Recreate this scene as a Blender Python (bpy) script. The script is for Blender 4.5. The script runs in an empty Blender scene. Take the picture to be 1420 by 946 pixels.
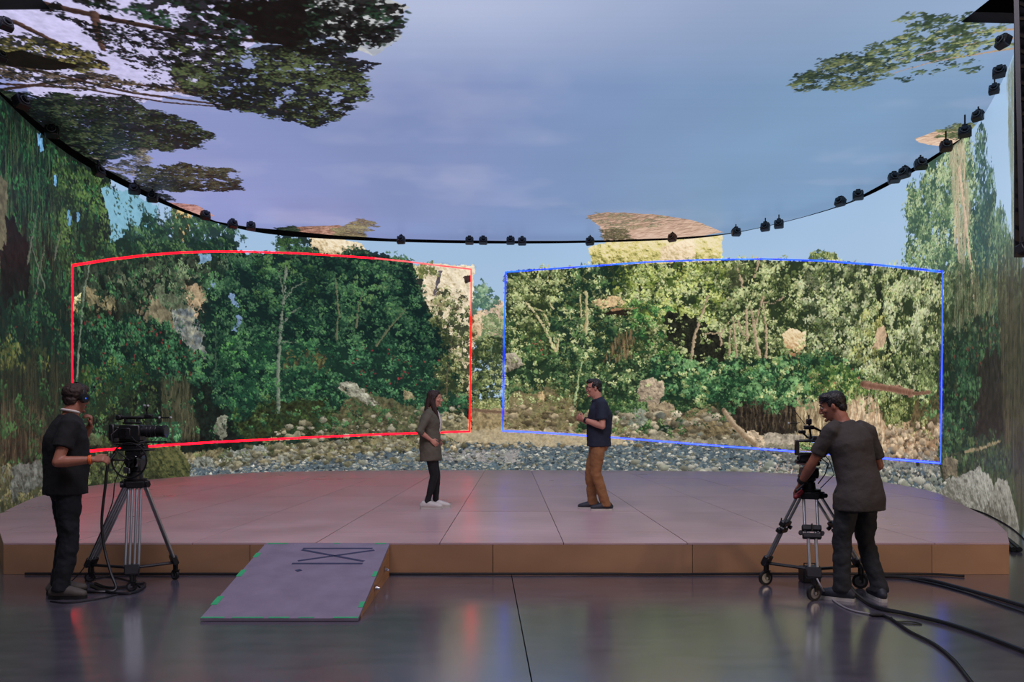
import bpy, bmesh, math, random
import numpy as np
from mathutils import Vector, Matrix

# ------------------------------------------------------------------ camera, world, light, exposure
scene = bpy.context.scene
COL = scene.collection
F = 1050.0            # focal length for a 1420 px wide frame
EYE = 1.425           # camera height in metres
CX, HY = 710.0, 593.0 # principal column and horizon row of the photograph
cam_data = bpy.data.cameras.new('camera')
cam = bpy.data.objects.new('camera', cam_data)
COL.objects.link(cam)
cam.location = (0, 0, EYE)
cam.rotation_euler = (math.radians(90), 0, 0)
cam_data.sensor_width = 36.0
cam_data.lens = 36.0 * F / 1420.0
cam_data.shift_y = (HY - 473.0) / 1420.0
cam_data.clip_end = 200
scene.camera = cam

world = bpy.data.worlds.new('world')
scene.world = world
world.use_nodes = True
world.node_tree.nodes['Background'].inputs[0].default_value = (0.72, 0.66, 0.8, 1)
world.node_tree.nodes['Background'].inputs[1].default_value = 0.1

def area_light(name, loc, target, size, power, color):
    l = bpy.data.lights.new(name, 'AREA'); l.shape = 'RECTANGLE'
    l.size, l.size_y = size; l.energy = power; l.color = color
    o = bpy.data.objects.new(name, l); COL.objects.link(o); o.location = loc
    o.rotation_euler = (Vector(target) - Vector(loc)).to_track_quat('-Z', 'Y').to_euler()
    return o
area_light('studio_work_light', (9.0, 1.0, 2.4), (3.2, 7.3, 0.2), (0.4, 0.4), 115, (1.0, 0.72, 0.48))
area_light('added_overhead_fill', (0.0, 3.6, 9.0), (0, 9.5, 0.3), (9.0, 3.0), 620, (0.92, 0.84, 1.0))  # unseen fill, added to brighten the stage deck and floor; no known fixture

scene.view_settings.view_transform = 'Standard'
scene.view_settings.look = 'None'
scene.view_settings.exposure = 0.0
scene.view_settings.gamma = 1.0
scene.view_settings.use_curve_mapping = False

WALL_GAIN = 1.0
CEIL_GAIN = 1.0
TAU = math.tau

# ------------------------------------------------------------------ helpers
def S(c):
    """sRGB 0-255 -> linear"""
    c = np.asarray(c, dtype=np.float64) / 255.0
    return np.where(c <= 0.04045, c / 12.92, ((c + 0.055) / 1.055) ** 2.4)

def tag(o, label=None, cat=None, group=None, kind=None):
    if label: o['label'] = label
    if cat: o['category'] = cat
    if group: o['group'] = group
    if kind: o['kind'] = kind
    return o

def thing(name, label, cat, loc=(0, 0, 0), rz=0.0, group=None):
    o = bpy.data.objects.new(name, None)
    o.empty_display_size = 0.1
    COL.objects.link(o)
    o.location = loc; o.rotation_euler = (0, 0, rz)
    return tag(o, label, cat, group)

def kids(o):
    return [c for c in COL.objects if c.parent == o]

def copy_tree(o, parent=None):
    c = o.copy(); COL.objects.link(c); c.parent = parent
    for ch in kids(o):
        copy_tree(ch, c)
    return c

MATS = {}
def mat(name, color, rough=0.6, metal=0.0, var=0.15, scale=6.0, bump=0.0, bscale=60.0, stretch=(1, 1, 1), spec=0.5, obj=True):
    """principled material whose colour is broken up by object-space noise"""
    m = bpy.data.materials.new(name); m.use_nodes = True
    nt = m.node_tree; b = nt.nodes['Principled BSDF']
    lin = S(color)
    tc = nt.nodes.new('ShaderNodeTexCoord')
    mp = nt.nodes.new('ShaderNodeMapping'); mp.inputs['Scale'].default_value = stretch
    nt.links.new(tc.outputs['Object'], mp.inputs[0])
    nz = nt.nodes.new('ShaderNodeTexNoise'); nz.inputs['Scale'].default_value = scale
    nz.inputs['Detail'].default_value = 5
    nt.links.new(mp.outputs[0], nz.inputs['Vector'])
    cr = nt.nodes.new('ShaderNodeValToRGB')
    cr.color_ramp.elements[0].position = 0.3; cr.color_ramp.elements[1].position = 0.7
    cr.color_ramp.elements[0].color = (*[float(v) * (1 - var) for v in lin], 1)
    cr.color_ramp.elements[1].color = (*[min(1, float(v) * (1 + var)) for v in lin], 1)
    nt.links.new(nz.outputs['Fac'], cr.inputs[0])
    nt.links.new(cr.outputs[0], b.inputs['Base Color'])
    b.inputs['Roughness'].default_value = rough
    b.inputs['Metallic'].default_value = metal
    b.inputs['Specular IOR Level'].default_value = spec
    if bump:
        n2 = nt.nodes.new('ShaderNodeTexNoise'); n2.inputs['Scale'].default_value = bscale
        nt.links.new(mp.outputs[0], n2.inputs['Vector'])
        bp = nt.nodes.new('ShaderNodeBump'); bp.inputs['Strength'].default_value = bump
        bp.inputs['Distance'].default_value = 0.01
        nt.links.new(n2.outputs['Fac'], bp.inputs['Height'])
        nt.links.new(bp.outputs[0], b.inputs['Normal'])
    MATS[name] = m
    return m

def frame_for(t, hint=(0, 0, 1)):
    t = Vector(t).normalized(); h = Vector(hint)
    if abs(t.dot(h.normalized())) > 0.98:
        h = Vector((1, 0, 0)) if abs(t.x) < 0.9 else Vector((0, 1, 0))
    a = h.cross(t).normalized(); b = t.cross(a).normalized()
    return a, b

class MB:
    def __init__(s):
        s.v = []; s.f = []; s.mi = []; s.M = None; s.cur = 0
    def _p(s, p):
        p = Vector(p)
        s.v.append(tuple(s.M @ p) if s.M is not None else tuple(p)); return len(s.v) - 1
    def face(s, ids):
        s.f.append(tuple(ids)); s.mi.append(s.cur)
    def box(s, c, d, rz=0.0, R=None, bev=0.0):
        c = Vector(c); R = R or Matrix.Rotation(rz, 3, 'Z')
        hx, hy, hz = d[0] / 2, d[1] / 2, d[2] / 2
        if bev:
            bev = min(bev, hx * 0.6, hy * 0.6, hz * 0.6)
            ids = {}
            for sx in (-1, 1):
                for sy in (-1, 1):
                    for sz in (-1, 1):
                        ids[sx, sy, sz, 0] = s._p(c + R @ Vector((sx * hx, sy * (hy - bev), sz * (hz - bev))))
                        ids[sx, sy, sz, 1] = s._p(c + R @ Vector((sx * (hx - bev), sy * hy, sz * (hz - bev))))
                        ids[sx, sy, sz, 2] = s._p(c + R @ Vector((sx * (hx - bev), sy * (hy - bev), sz * hz)))
            q = lambda *a: s.face([ids[k] for k in a])
            for e in (-1, 1):
                q((e, -1, -1, 0), (e, 1, -1, 0), (e, 1, 1, 0), (e, -1, 1, 0))
                q((-1, e, -1, 1), (-1, e, 1, 1), (1, e, 1, 1), (1, e, -1, 1))
                q((-1, -1, e, 2), (1, -1, e, 2), (1, 1, e, 2), (-1, 1, e, 2))
            for a in (-1, 1):
                for b in (-1, 1):
                    q((a, b, -1, 0), (a, b, 1, 0), (a, b, 1, 1), (a, b, -1, 1))
                    q((a, -1, b, 0), (a, 1, b, 0), (a, 1, b, 2), (a, -1, b, 2))
                    q((-1, a, b, 1), (1, a, b, 1), (1, a, b, 2), (-1, a, b, 2))
                    for d_ in (-1, 1):
                        q((a, b, d_, 0), (a, b, d_, 1), (a, b, d_, 2))
            return s
        i = [s._p(c + R @ Vector((x * hx, y * hy, z * hz))) for z in (-1, 1) for y in (-1, 1) for x in (-1, 1)]
        for q in ((0, 2, 3, 1), (4, 5, 7, 6), (0, 1, 5, 4), (2, 6, 7, 3), (0, 4, 6, 2), (1, 3, 7, 5)):
            s.face([i[k] for k in q])
        return s
    def loft(s, pts, rad, n=14, hint=(0, 0, 1), caps=True, closed=False, round_ends=False):
        pts = [Vector(p) for p in pts]
        rad = [(r, r) if not hasattr(r, '__len__') else r for r in rad]
        if round_ends:
            a0 = (pts[0] - pts[1]).normalized(); a1 = (pts[-1] - pts[-2]).normalized()
            r0 = rad[0]; r1 = rad[-1]; m0 = min(r0); m1 = min(r1)
            pre = [(pts[0] + a0 * m0 * math.sin(t), (r0[0] * math.cos(t), r0[1] * math.cos(t))) for t in (1.35, 0.9, 0.45)]
            post = [(pts[-1] + a1 * m1 * math.sin(t), (r1[0] * math.cos(t), r1[1] * math.cos(t))) for t in (0.45, 0.9, 1.35)]
            rad = [q[1] for q in pre] + rad + [q[1] for q in post]
            pts = [q[0] for q in pre] + pts + [q[0] for q in post]
        rings = []
        m = len(pts)
        pa = None
        for k in range(m):
            if closed: t = pts[(k + 1) % m] - pts[k - 1]
            elif k == 0: t = pts[1] - pts[0]
            elif k == m - 1: t = pts[-1] - pts[-2]
            else: t = (pts[k + 1] - pts[k]).normalized() + (pts[k] - pts[k - 1]).normalized()
            if t.length < 1e-9: t = Vector((0, 0, 1))
            if pa is None:
                a, b = frame_for(t, hint)
            else:
                t = t.normalized(); a = (pa - t * pa.dot(t))
                a = a.normalized() if a.length > 1e-6 else frame_for(t, hint)[0]
                b = t.cross(a).normalized()
            pa = a
            rings.append([s._p(pts[k] + a * (rad[k][0] * math.cos(TAU * j / n)) + b * (rad[k][1] * math.sin(TAU * j / n))) for j in range(n)])
        for k in range(m if closed else m - 1):
            A = rings[k]; B = rings[(k + 1) % m]
            for j in range(n):
                s.face((A[j], A[(j + 1) % n], B[(j + 1) % n], B[j]))
        if caps and not closed:
            s.face(rings[0][::-1]); s.face(rings[-1])
        return s
    def cyl(s, p0, p1, r0, r1=None, n=14):
        return s.loft([p0, p1], [r0, r0 if r1 is None else r1], n=n)
    def ell(s, c, r, n=14, m=8, R=None):
        c = Vector(c); R = R or Matrix.Identity(3)
        rings = []
        for k in range(1, m):
            t = math.pi * k / m
            rings.append([s._p(c + R @ Vector((r[0] * math.sin(t) * math.cos(TAU * j / n), r[1] * math.sin(t) * math.sin(TAU * j / n), -r[2] * math.cos(t)))) for j in range(n)])
        b = s._p(c + R @ Vector((0, 0, -r[2]))); t_ = s._p(c + R @ Vector((0, 0, r[2])))
        for j in range(n):
            s.face((b, rings[0][(j + 1) % n], rings[0][j])); s.face((t_, rings[-1][j], rings[-1][(j + 1) % n]))
        for k in range(m - 2):
            for j in range(n):
                s.face((rings[k][j], rings[k][(j + 1) % n], rings[k + 1][(j + 1) % n], rings[k + 1][j]))
        return s
    def ring(s, c, axis, R_, r, n=28, k=8):
        a, b = frame_for(axis)
        c = Vector(c)
        return s.loft([c + a * R_ * math.cos(TAU * i / n) + b * R_ * math.sin(TAU * i / n) for i in range(n)], [r] * n, n=k, hint=axis, closed=True)
    def prism(s, poly, z0, z1):
        lo = [s._p((x, y, z0)) for x, y in poly]; hi = [s._p((x, y, z1)) for x, y in poly]
        s.face(lo[::-1]); s.face(hi); n = len(poly)
        for k in range(n):
            s.face((lo[k], lo[(k + 1) % n], hi[(k + 1) % n], hi[k]))
        return s
    def build(s, name, m, parent=None, smooth=True, angle=40, fix=True):
        me = bpy.data.meshes.new(name)
        me.from_pydata(s.v, [], s.f)
        ms = m if isinstance(m, (list, tuple)) else [m]
        for q in ms: me.materials.append(q)
        if len(ms) > 1: me.polygons.foreach_set('material_index', s.mi)
        if fix:
            bm = bmesh.new(); bm.from_mesh(me); bmesh.ops.recalc_face_normals(bm, faces=bm.faces); bm.to_mesh(me); bm.free()
        if smooth:
            me.shade_smooth(); me.set_sharp_from_angle(angle=math.radians(angle))
        o = bpy.data.objects.new(name, me); COL.objects.link(o)
        if parent: o.parent = parent
        return o

def remesh(o, voxel, smooth=3, disp=None):
    m = o.modifiers.new('remesh', 'REMESH'); m.mode = 'VOXEL'; m.voxel_size = voxel; m.use_smooth_shade = True
    if smooth:
        q = o.modifiers.new('smooth', 'SMOOTH'); q.iterations = smooth; q.factor = 0.5
    if disp:
        for nm, size, strength in disp:
            t = bpy.data.textures.new(nm, 'CLOUDS'); t.noise_scale = size; t.noise_depth = 1
            d = o.modifiers.new('folds', 'DISPLACE'); d.texture = t; d.strength = strength; d.mid_level = 0.5
            d.texture_coords = 'LOCAL'
    return o

def catmull(P, n):
    P = [np.array(p, float) for p in P]
    P = [2 * P[0] - P[1]] + P + [2 * P[-1] - P[-2]]
    out = []
    for i in range(1, len(P) - 2):
        for k in range(n):
            t = k / n
            a, b, c, d = P[i - 1], P[i], P[i + 1], P[i + 2]
            out.append(0.5 * ((2 * b) + (c - a) * t + (2 * a - 5 * b + 4 * c - d) * t * t + (3 * b - a - 3 * c + d) * t ** 3))
    out.append(P[-2])
    return np.array(out)

def on_plane(x, y, z):
    """the point of the horizontal plane at height z that the photograph shows at (x, y)"""
    d = (EYE - z) * F / (y - HY)
    return ((x - CX) / F * d, d)
# ------------------------------------------------------------------ the displayed pictures (what the LED surfaces show)
WALL_PLAN = [(-6.2, 7.0), (-7.2, 9.2), (-7.97, 11.8), (-8.4, 14.4), (-8.22, 16.9), (-7.5, 19.1), (-6.2, 20.4), (-3.2, 21.1), (0, 21.3),
             (3.0, 21.1), (5.6, 20.4), (7.55, 18.0), (8.1, 15.7), (8.03, 13.4), (7.4, 11.5), (6.44, 9.5), (5.35, 7.75)]
WALL = catmull(WALL_PLAN, 10)
WALL_TOP = 6.6
seg = np.hypot(*np.diff(WALL, axis=0).T)
WS = np.concatenate([[0], np.cumsum(seg)])
WLEN = WS[-1]
WTAN = WALL[:, 0] / WALL[:, 1]
WPPM = 88.0
WW, WH = int(WLEN * WPPM), int(WALL_TOP * WPPM)
CEIL_Z = 6.75
CX0, CX1, CY0, CY1 = -9.0, 9.0, 7.6, 21.5
CPPM = 75.0
CW, CH = int((CX1 - CX0) * CPPM), int((CY1 - CY0) * CPPM)
rng = np.random.default_rng(11)

def vnoise(h, w, cy, cx=None, r=None):
    cx = cx or cy; r = r or rng
    gh, gw = int(h / cy) + 3, int(w / cx) + 3
    g = r.random((gh, gw))
    y = np.arange(h) / cy; x = np.arange(w) / cx
    yi = y.astype(int); xi = x.astype(int); fy = y - yi; fx = x - xi
    fy = (fy * fy * (3 - 2 * fy))[:, None]; fx = (fx * fx * (3 - 2 * fx))[None]
    a = g[yi][:, xi]; b = g[yi][:, xi + 1]; c = g[yi + 1][:, xi]; d = g[yi + 1][:, xi + 1]
    return (a * (1 - fx) + b * fx) * (1 - fy) + (c * (1 - fx) + d * fx) * fy

def fbm(h, w, c, o=4):
    s = 0; t = 0; a = 1
    for k in range(o):
        s = s + a * vnoise(h, w, max(c, 1.01)); t += a; a *= 0.55; c /= 2
    return s / t

STAMPS = []
_sr = np.random.default_rng(3)
for sz in (2, 3, 4, 5, 6, 8):
    row = []
    for k in range(10):
        th = _sr.random() * math.pi; e = 0.4 + 0.35 * _sr.random()
        n = sz + 1
        yy, xx = np.mgrid[-n:n + 1, -n:n + 1]
        u = xx * math.cos(th) + yy * math.sin(th); v = -xx * math.sin(th) + yy * math.cos(th)
        bend = v + 0.12 * u * u / sz
        r = np.sqrt((u / (sz * 0.62)) ** 2 + (bend / (sz * 0.62 * e)) ** 2)
        row.append(np.clip((1.25 - r) * 1.8, 0, 1)[..., None])
    STAMPS.append(row)
SZ = [2, 3, 4, 5, 6, 8]

class Canvas:
    def __init__(s, w, h, to_tex):
        s.w, s.h, s.to = w, h, to_tex
        s.P = np.zeros((h, w, 3)); s.lift = 0.0
        s.nx = (fbm(h, w, 26, 4) - 0.5); s.ny = (fbm(h, w, 26, 4) - 0.5)
        s.big = fbm(h, w, 90, 3); s.mid = fbm(h, w, 34, 3)
    def pts(s, poly, close=True, step=6):
        out = []; n = len(poly)
        for i in range(n if close else n - 1):
            a = poly[i]; b = poly[(i + 1) % n]
            m = max(1, int(math.hypot(b[0] - a[0], b[1] - a[1]) / step))
            for k in range(m): out.append((a[0] + (b[0] - a[0]) * k / m, a[1] + (b[1] - a[1]) * k / m))
        if not close: out.append(poly[-1])
        q = np.array(out, float)
        return s.to(q[:, 0], q[:, 1])
    def mask(s, poly, rag=14):
        X, Y = s.pts(poly)
        x0, x1 = max(0, int(X.min() - rag)), min(s.w, int(X.max() + rag) + 1)
        y0, y1 = max(0, int(Y.min() - rag)), min(s.h, int(Y.max() + rag) + 1)
        if x1 <= x0 or y1 <= y0: return 0, 0, np.zeros((0, 0), bool)
        yy, xx = np.mgrid[y0:y1, x0:x1].astype(float)
        xx = xx + s.nx[y0:y1, x0:x1] * rag * 3; yy = yy + s.ny[y0:y1, x0:x1] * rag * 3
        m = np.zeros(xx.shape, bool)
        n = len(X); j = n - 1
        for i in range(n):
            if Y[i] != Y[j]:
                c = ((Y[i] > yy) != (Y[j] > yy))
                m ^= c & (xx < (X[j] - X[i]) * (yy - Y[i]) / (Y[j] - Y[i]) + X[i])
            j = i
        return x0, y0, m
    def fill(s, poly, col, rag=10, var=0.25, cell=10, alpha=1.0, col2=None):
        x0, y0, m = s.mask(poly, rag)
        if m.size == 0: return
        h, w = m.shape
        n = fbm(h, w, cell, 4)[..., None]
        c = S(col)
        if col2 is not None:
            k = np.clip((n - 0.22) / 0.56, 0, 1); c = c * (1 - k) + S(col2) * k
        c = c * (1 + var * 2 * (n - 0.5) * 2) * (1 + var * 1.6 * (fbm(h, w, 4, 2)[..., None] - 0.5) * 2)
        sub = s.P[y0:y0 + h, x0:x0 + w]
        a = m[..., None] * alpha
        sub += (np.clip(c, 0, 1) - sub) * a
    def dabs(s, X, Y, C, size, alpha=0.9):
        P = s.P; W, H = s.w, s.h
        Xi = X.astype(int); Yi = Y.astype(int)
        kk = rng.integers(0, 10, len(X))
        lv = np.clip(np.searchsorted(SZ, size), 0, 5)
        if np.isscalar(size) or np.ndim(lv) == 0: lv = np.full(len(X), int(lv))
        for i in range(len(X)):
            st = STAMPS[lv[i]][kk[i]]; n = st.shape[0] // 2
            x, y = Xi[i], Yi[i]
            if x < n or y < n or x >= W - n or y >= H - n: continue
            sub = P[y - n:y + n + 1, x - n:x + n + 1]
            sub += (C[i] - sub) * (st * alpha)
    def leaves(s, poly, dark, mid, light, dens=1.0, R=18, size=4, rag=14, under=0.85, gap=0.0, lift=0.0, flowers=None, sy=1.0):
        """clumps of leaf dabs inside a region, lit from above; under = how solid the dark ground under them is"""
        x0, y0, m = s.mask(poly, rag)
        if m.size == 0: return
        h, w = m.shape
        if gap:
            g = fbm(h, w, 24 if R > 9 else 14, 4); m = m & (g > np.quantile(g, gap))
        sub = s.P[y0:y0 + h, x0:x0 + w]
        if under:
            n = fbm(h, w, 9 if R > 9 else 5, 3)
            c = S(dark) * (0.6 + 0.8 * n[..., None])
            mu = m & (n > np.quantile(n, 1 - under)) if under < 0.99 else m
            sub += (c - sub) * (mu[..., None] * 0.97)
        ys, xs = np.nonzero(m)
        if len(ys) == 0: return
        nc = max(1, int(len(ys) * dens * 2.6 / (math.pi * R * R)))
        idx = rng.integers(0, len(ys), nc)
        cy, cx = ys[idx] + y0, xs[idx] + x0
        o = np.argsort(-cy + rng.normal(0, R, nc)); cy, cx = cy[o], cx[o]
        nd = max(6, int(R * R * 1.5 / (size * size)))
        r = np.sqrt(rng.random((nc, nd))) * R * (0.6 + 0.7 * rng.random((nc, 1))); a = rng.random((nc, nd)) * TAU
        dx = r * np.cos(a); dy = r * np.sin(a) * 0.8 * sy
        t = 0.42 + lift + s.lift + 0.46 * dy / R / sy + 0.16 * dx / R + rng.normal(0, 0.2, (nc, nd)) + rng.normal(0, 0.2, (nc, 1)) + (s.big[np.clip(cy, 0, s.h - 1), np.clip(cx, 0, s.w - 1)][:, None] - 0.5) * 0.8
        o2 = np.argsort(t + rng.normal(0, 0.12, t.shape), axis=1)
        t = np.take_along_axis(t, o2, 1).ravel()
        X = (cx[:, None] + np.take_along_axis(dx, o2, 1)).ravel(); Y = (cy[:, None] + np.take_along_axis(dy, o2, 1)).ravel()
        t = t + (s.mid[np.clip(Y.astype(int), 0, s.h - 1), np.clip(X.astype(int), 0, s.w - 1)] - 0.5) * 1.3
        t = np.clip(t, 0, 1)
        D, M, L = S(dark), S(mid), S(light)
        k = t[:, None]
        C = np.where(k < 0.5, D + (M - D) * (k / 0.5), M + (L - M) * ((k - 0.5) / 0.5) ** 1.3)
        C = C * (1 + rng.normal(0, 0.12, (len(X), 1))) * (1 + rng.normal(0, 0.05, (len(X), 3)))
        if flowers is not None:
            f = rng.random(len(X)) < flowers[1]
            C[f] = S(flowers[0]) * (0.7 + 0.6 * rng.random((f.sum(), 1)))
        C = np.clip(C, 0, 1)
        sz = size * (0.6 + 0.8 * rng.random(len(X)))
        s.dabs(X, Y, C, sz)
    def streaks(s, poly, cols, n, length=40, width=2, rag=6, alpha=0.7):
        x0, y0, m = s.mask(poly, rag); ys, xs = np.nonzero(m)
        if len(ys) == 0: return
        idx = rng.integers(0, len(ys), n)
        for i in idx:
            y, x = ys[i] + y0, xs[i] + x0
            L = int(length * (0.4 + rng.random())); wd = max(1, int(width * (0.5 + rng.random())))
            c = np.clip(S(cols[rng.integers(len(cols))]) * (0.7 + 0.6 * rng.random()), 0, 1)
            a0, a1 = max(0, y - L // 2), min(s.h, y + L // 2)
            if a1 <= a0: continue
            e = np.sin(np.linspace(0.1, math.pi - 0.1, a1 - a0))[:, None, None] * alpha
            sub = s.P[a0:a1, x:min(s.w, x + wd)]
            sub += (c - sub) * e
    def stroke(s, poly, width, col, col2=None, alpha=0.95, jit=0.6, tap=0.6):
        X, Y = s.pts(poly, close=False, step=2)
        n = len(X)
        if n < 2: return
        a = S(col); b = S(col2 if col2 is not None else col)
        for i in range(n - 1):
            m = max(1, int(math.hypot(X[i + 1] - X[i], Y[i + 1] - Y[i])))
            for k in range(m):
                t = (i + k / m) / n
                wd = width * (1 - tap * t)
                x = X[i] + (X[i + 1] - X[i]) * k / m + rng.normal(0, jit); y = Y[i] + (Y[i + 1] - Y[i]) * k / m + rng.normal(0, jit)
                r = max(1, int(round(wd)))
                xi, yi = int(x), int(y)
                if xi < r or yi < r or xi >= s.w - r or yi >= s.h - r: continue
                sub = s.P[yi - r:yi + r + 1, xi - r:xi + r + 1]
                g = np.linspace(0, 1, 2 * r + 1)
                yy, xx = np.mgrid[-r:r + 1, -r:r + 1]
                al = np.clip(wd + 0.5 - np.hypot(yy, xx), 0, 1)[..., None] * alpha
                c = (a * (1 - g[None, :, None]) + b * g[None, :, None]) * (0.85 + 0.3 * rng.random())
                sub += (np.clip(c, 0, 1) - sub) * al
    def rock(s, poly, col, dark=None, light=None, rag=4, seed=0):
        """a stone: light from the upper right, faceted by coarse noise"""
        x0, y0, m = s.mask(poly, rag)
        if m.size == 0: return
        h, w = m.shape
        c = S(col); d = S(dark) if dark is not None else c * 0.35; l = S(light) if light is not None else np.clip(c * 1.5, 0, 1)
        n = fbm(h, w, 11, 5); gy, gx = np.gradient(n)
        t = 0.5 + 0.35 * (np.linspace(-1, 1, h)[:, None]) + 0.15 * np.linspace(-1, 1, w)[None] + (gy * 6 + gx * 3) + (n - 0.5) * 0.8
        t = np.clip(t, 0, 1)[..., None]
        cc = np.where(t < 0.5, d + (c - d) * t * 2, c + (l - c) * (t - 0.5) * 2)
        sub = s.P[y0:y0 + h, x0:x0 + w]
        sub += (np.clip(cc, 0, 1) - sub) * m[..., None]
    def warp(s, amp, cell):
        """roughen every outline drawn so far"""
        yy, xx = np.mgrid[0:s.h, 0:s.w]
        a = (fbm(s.h, s.w, cell, 3) - 0.5) * amp * 4; b = (fbm(s.h, s.w, cell, 3) - 0.5) * amp * 4
        s.P = s.P[np.clip((yy + a).astype(int), 0, s.h - 1), np.clip((xx + b).astype(int), 0, s.w - 1)]
    def dapple(s, poly, lo, hi, cell=9, rag=10):
        x0, y0, m = s.mask(poly, rag)
        if m.size == 0: return
        h, w = m.shape
        n = np.clip((fbm(h, w, cell, 4) - 0.28) / 0.44, 0, 1)[..., None]
        sub = s.P[y0:y0 + h, x0:x0 + w]
        sub *= 1 + (lo + (hi - lo) * n - 1) * m[..., None]
    def pebbles(s, poly, n, lo, hi, cols, rag=4, flat=0.5):
        x0, y0, m = s.mask(poly, rag); ys, xs = np.nonzero(m)
        if len(ys) == 0: return
        idx = rng.integers(0, len(ys), n); idx = idx[np.argsort(-ys[idx])]
        for i in idx:
            y, x = ys[i] + y0, xs[i] + x0
            rx = lo + (hi - lo) * rng.random() ** 2.5; ry = rx * (flat + 0.3 * rng.random())
            r = int(rx) + 1
            if x < r or y < r or x >= s.w - r or y >= s.h - r: continue
            yy, xx = np.mgrid[-r:r + 1, -r:r + 1]
            q = np.hypot(xx / rx, yy / ry) + rng.normal(0, 0.08, xx.shape)
            al = np.clip((1.1 - q) * 4, 0, 1)[..., None]
            c = S(cols[rng.integers(len(cols))]) * (0.7 + 0.6 * rng.random())
            sh = np.clip(0.75 + 0.5 * yy / ry + 0.15 * xx / rx, 0.2, 1.25)[..., None]
            sub = s.P[y - r:y + r + 1, x - r:x + r + 1]
            sub += (np.clip(c * sh, 0, 1) - sub) * al
    def line(s, poly, width, cols, hdr=1.0, seed=1):
        """crisp drawn line of a tracking frame, width in texels; colour mottles along it"""
        X, Y = s.pts(poly, close=False, step=1.5)
        r0 = np.random.default_rng(seed); n = len(X)
        nz = np.interp(np.arange(n), np.arange(0, n + 9, 8), r0.random(len(np.arange(0, n + 9, 8))))
        for i in range(n - 1):
            m = max(1, int(1.5 * math.hypot(X[i + 1] - X[i], Y[i + 1] - Y[i])))
            c = S(cols[0]) * (1 - nz[i]) + S(cols[1]) * nz[i]
            for k in range(m):
                x = X[i] + (X[i + 1] - X[i]) * k / m; y = Y[i] + (Y[i + 1] - Y[i]) * k / m
                r = int(width) + 1; xi, yi = int(x), int(y)
                if xi < r or yi < r or xi >= s.w - r or yi >= s.h - r: continue
                yy, xx = np.mgrid[yi - r:yi + r + 1, xi - r:xi + r + 1]
                al = np.clip(width / 2 + 0.5 - np.hypot(yy - y, xx - x), 0, 1)[..., None]
                sub = s.P[yi - r:yi + r + 1, xi - r:xi + r + 1]
                sub += (c * hdr - sub) * al

def wall_tex(x, y):
    t = (np.asarray(x, float) - CX) / F
    ws = np.interp(t, WTAN, WS); d = np.interp(t, WTAN, WALL[:, 1])
    z = EYE + (HY - np.asarray(y, float)) * d / F
    return ws * WPPM, z * WPPM

def ceil_tex(x, y):
    y = np.minimum(np.asarray(y, float), HY - 150)
    d = (CEIL_Z - EYE) * F / (HY - y)
    X = (np.asarray(x, float) - CX) / F * d
    return (X - CX0) * CPPM, (d - CY0) * CPPM

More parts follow.
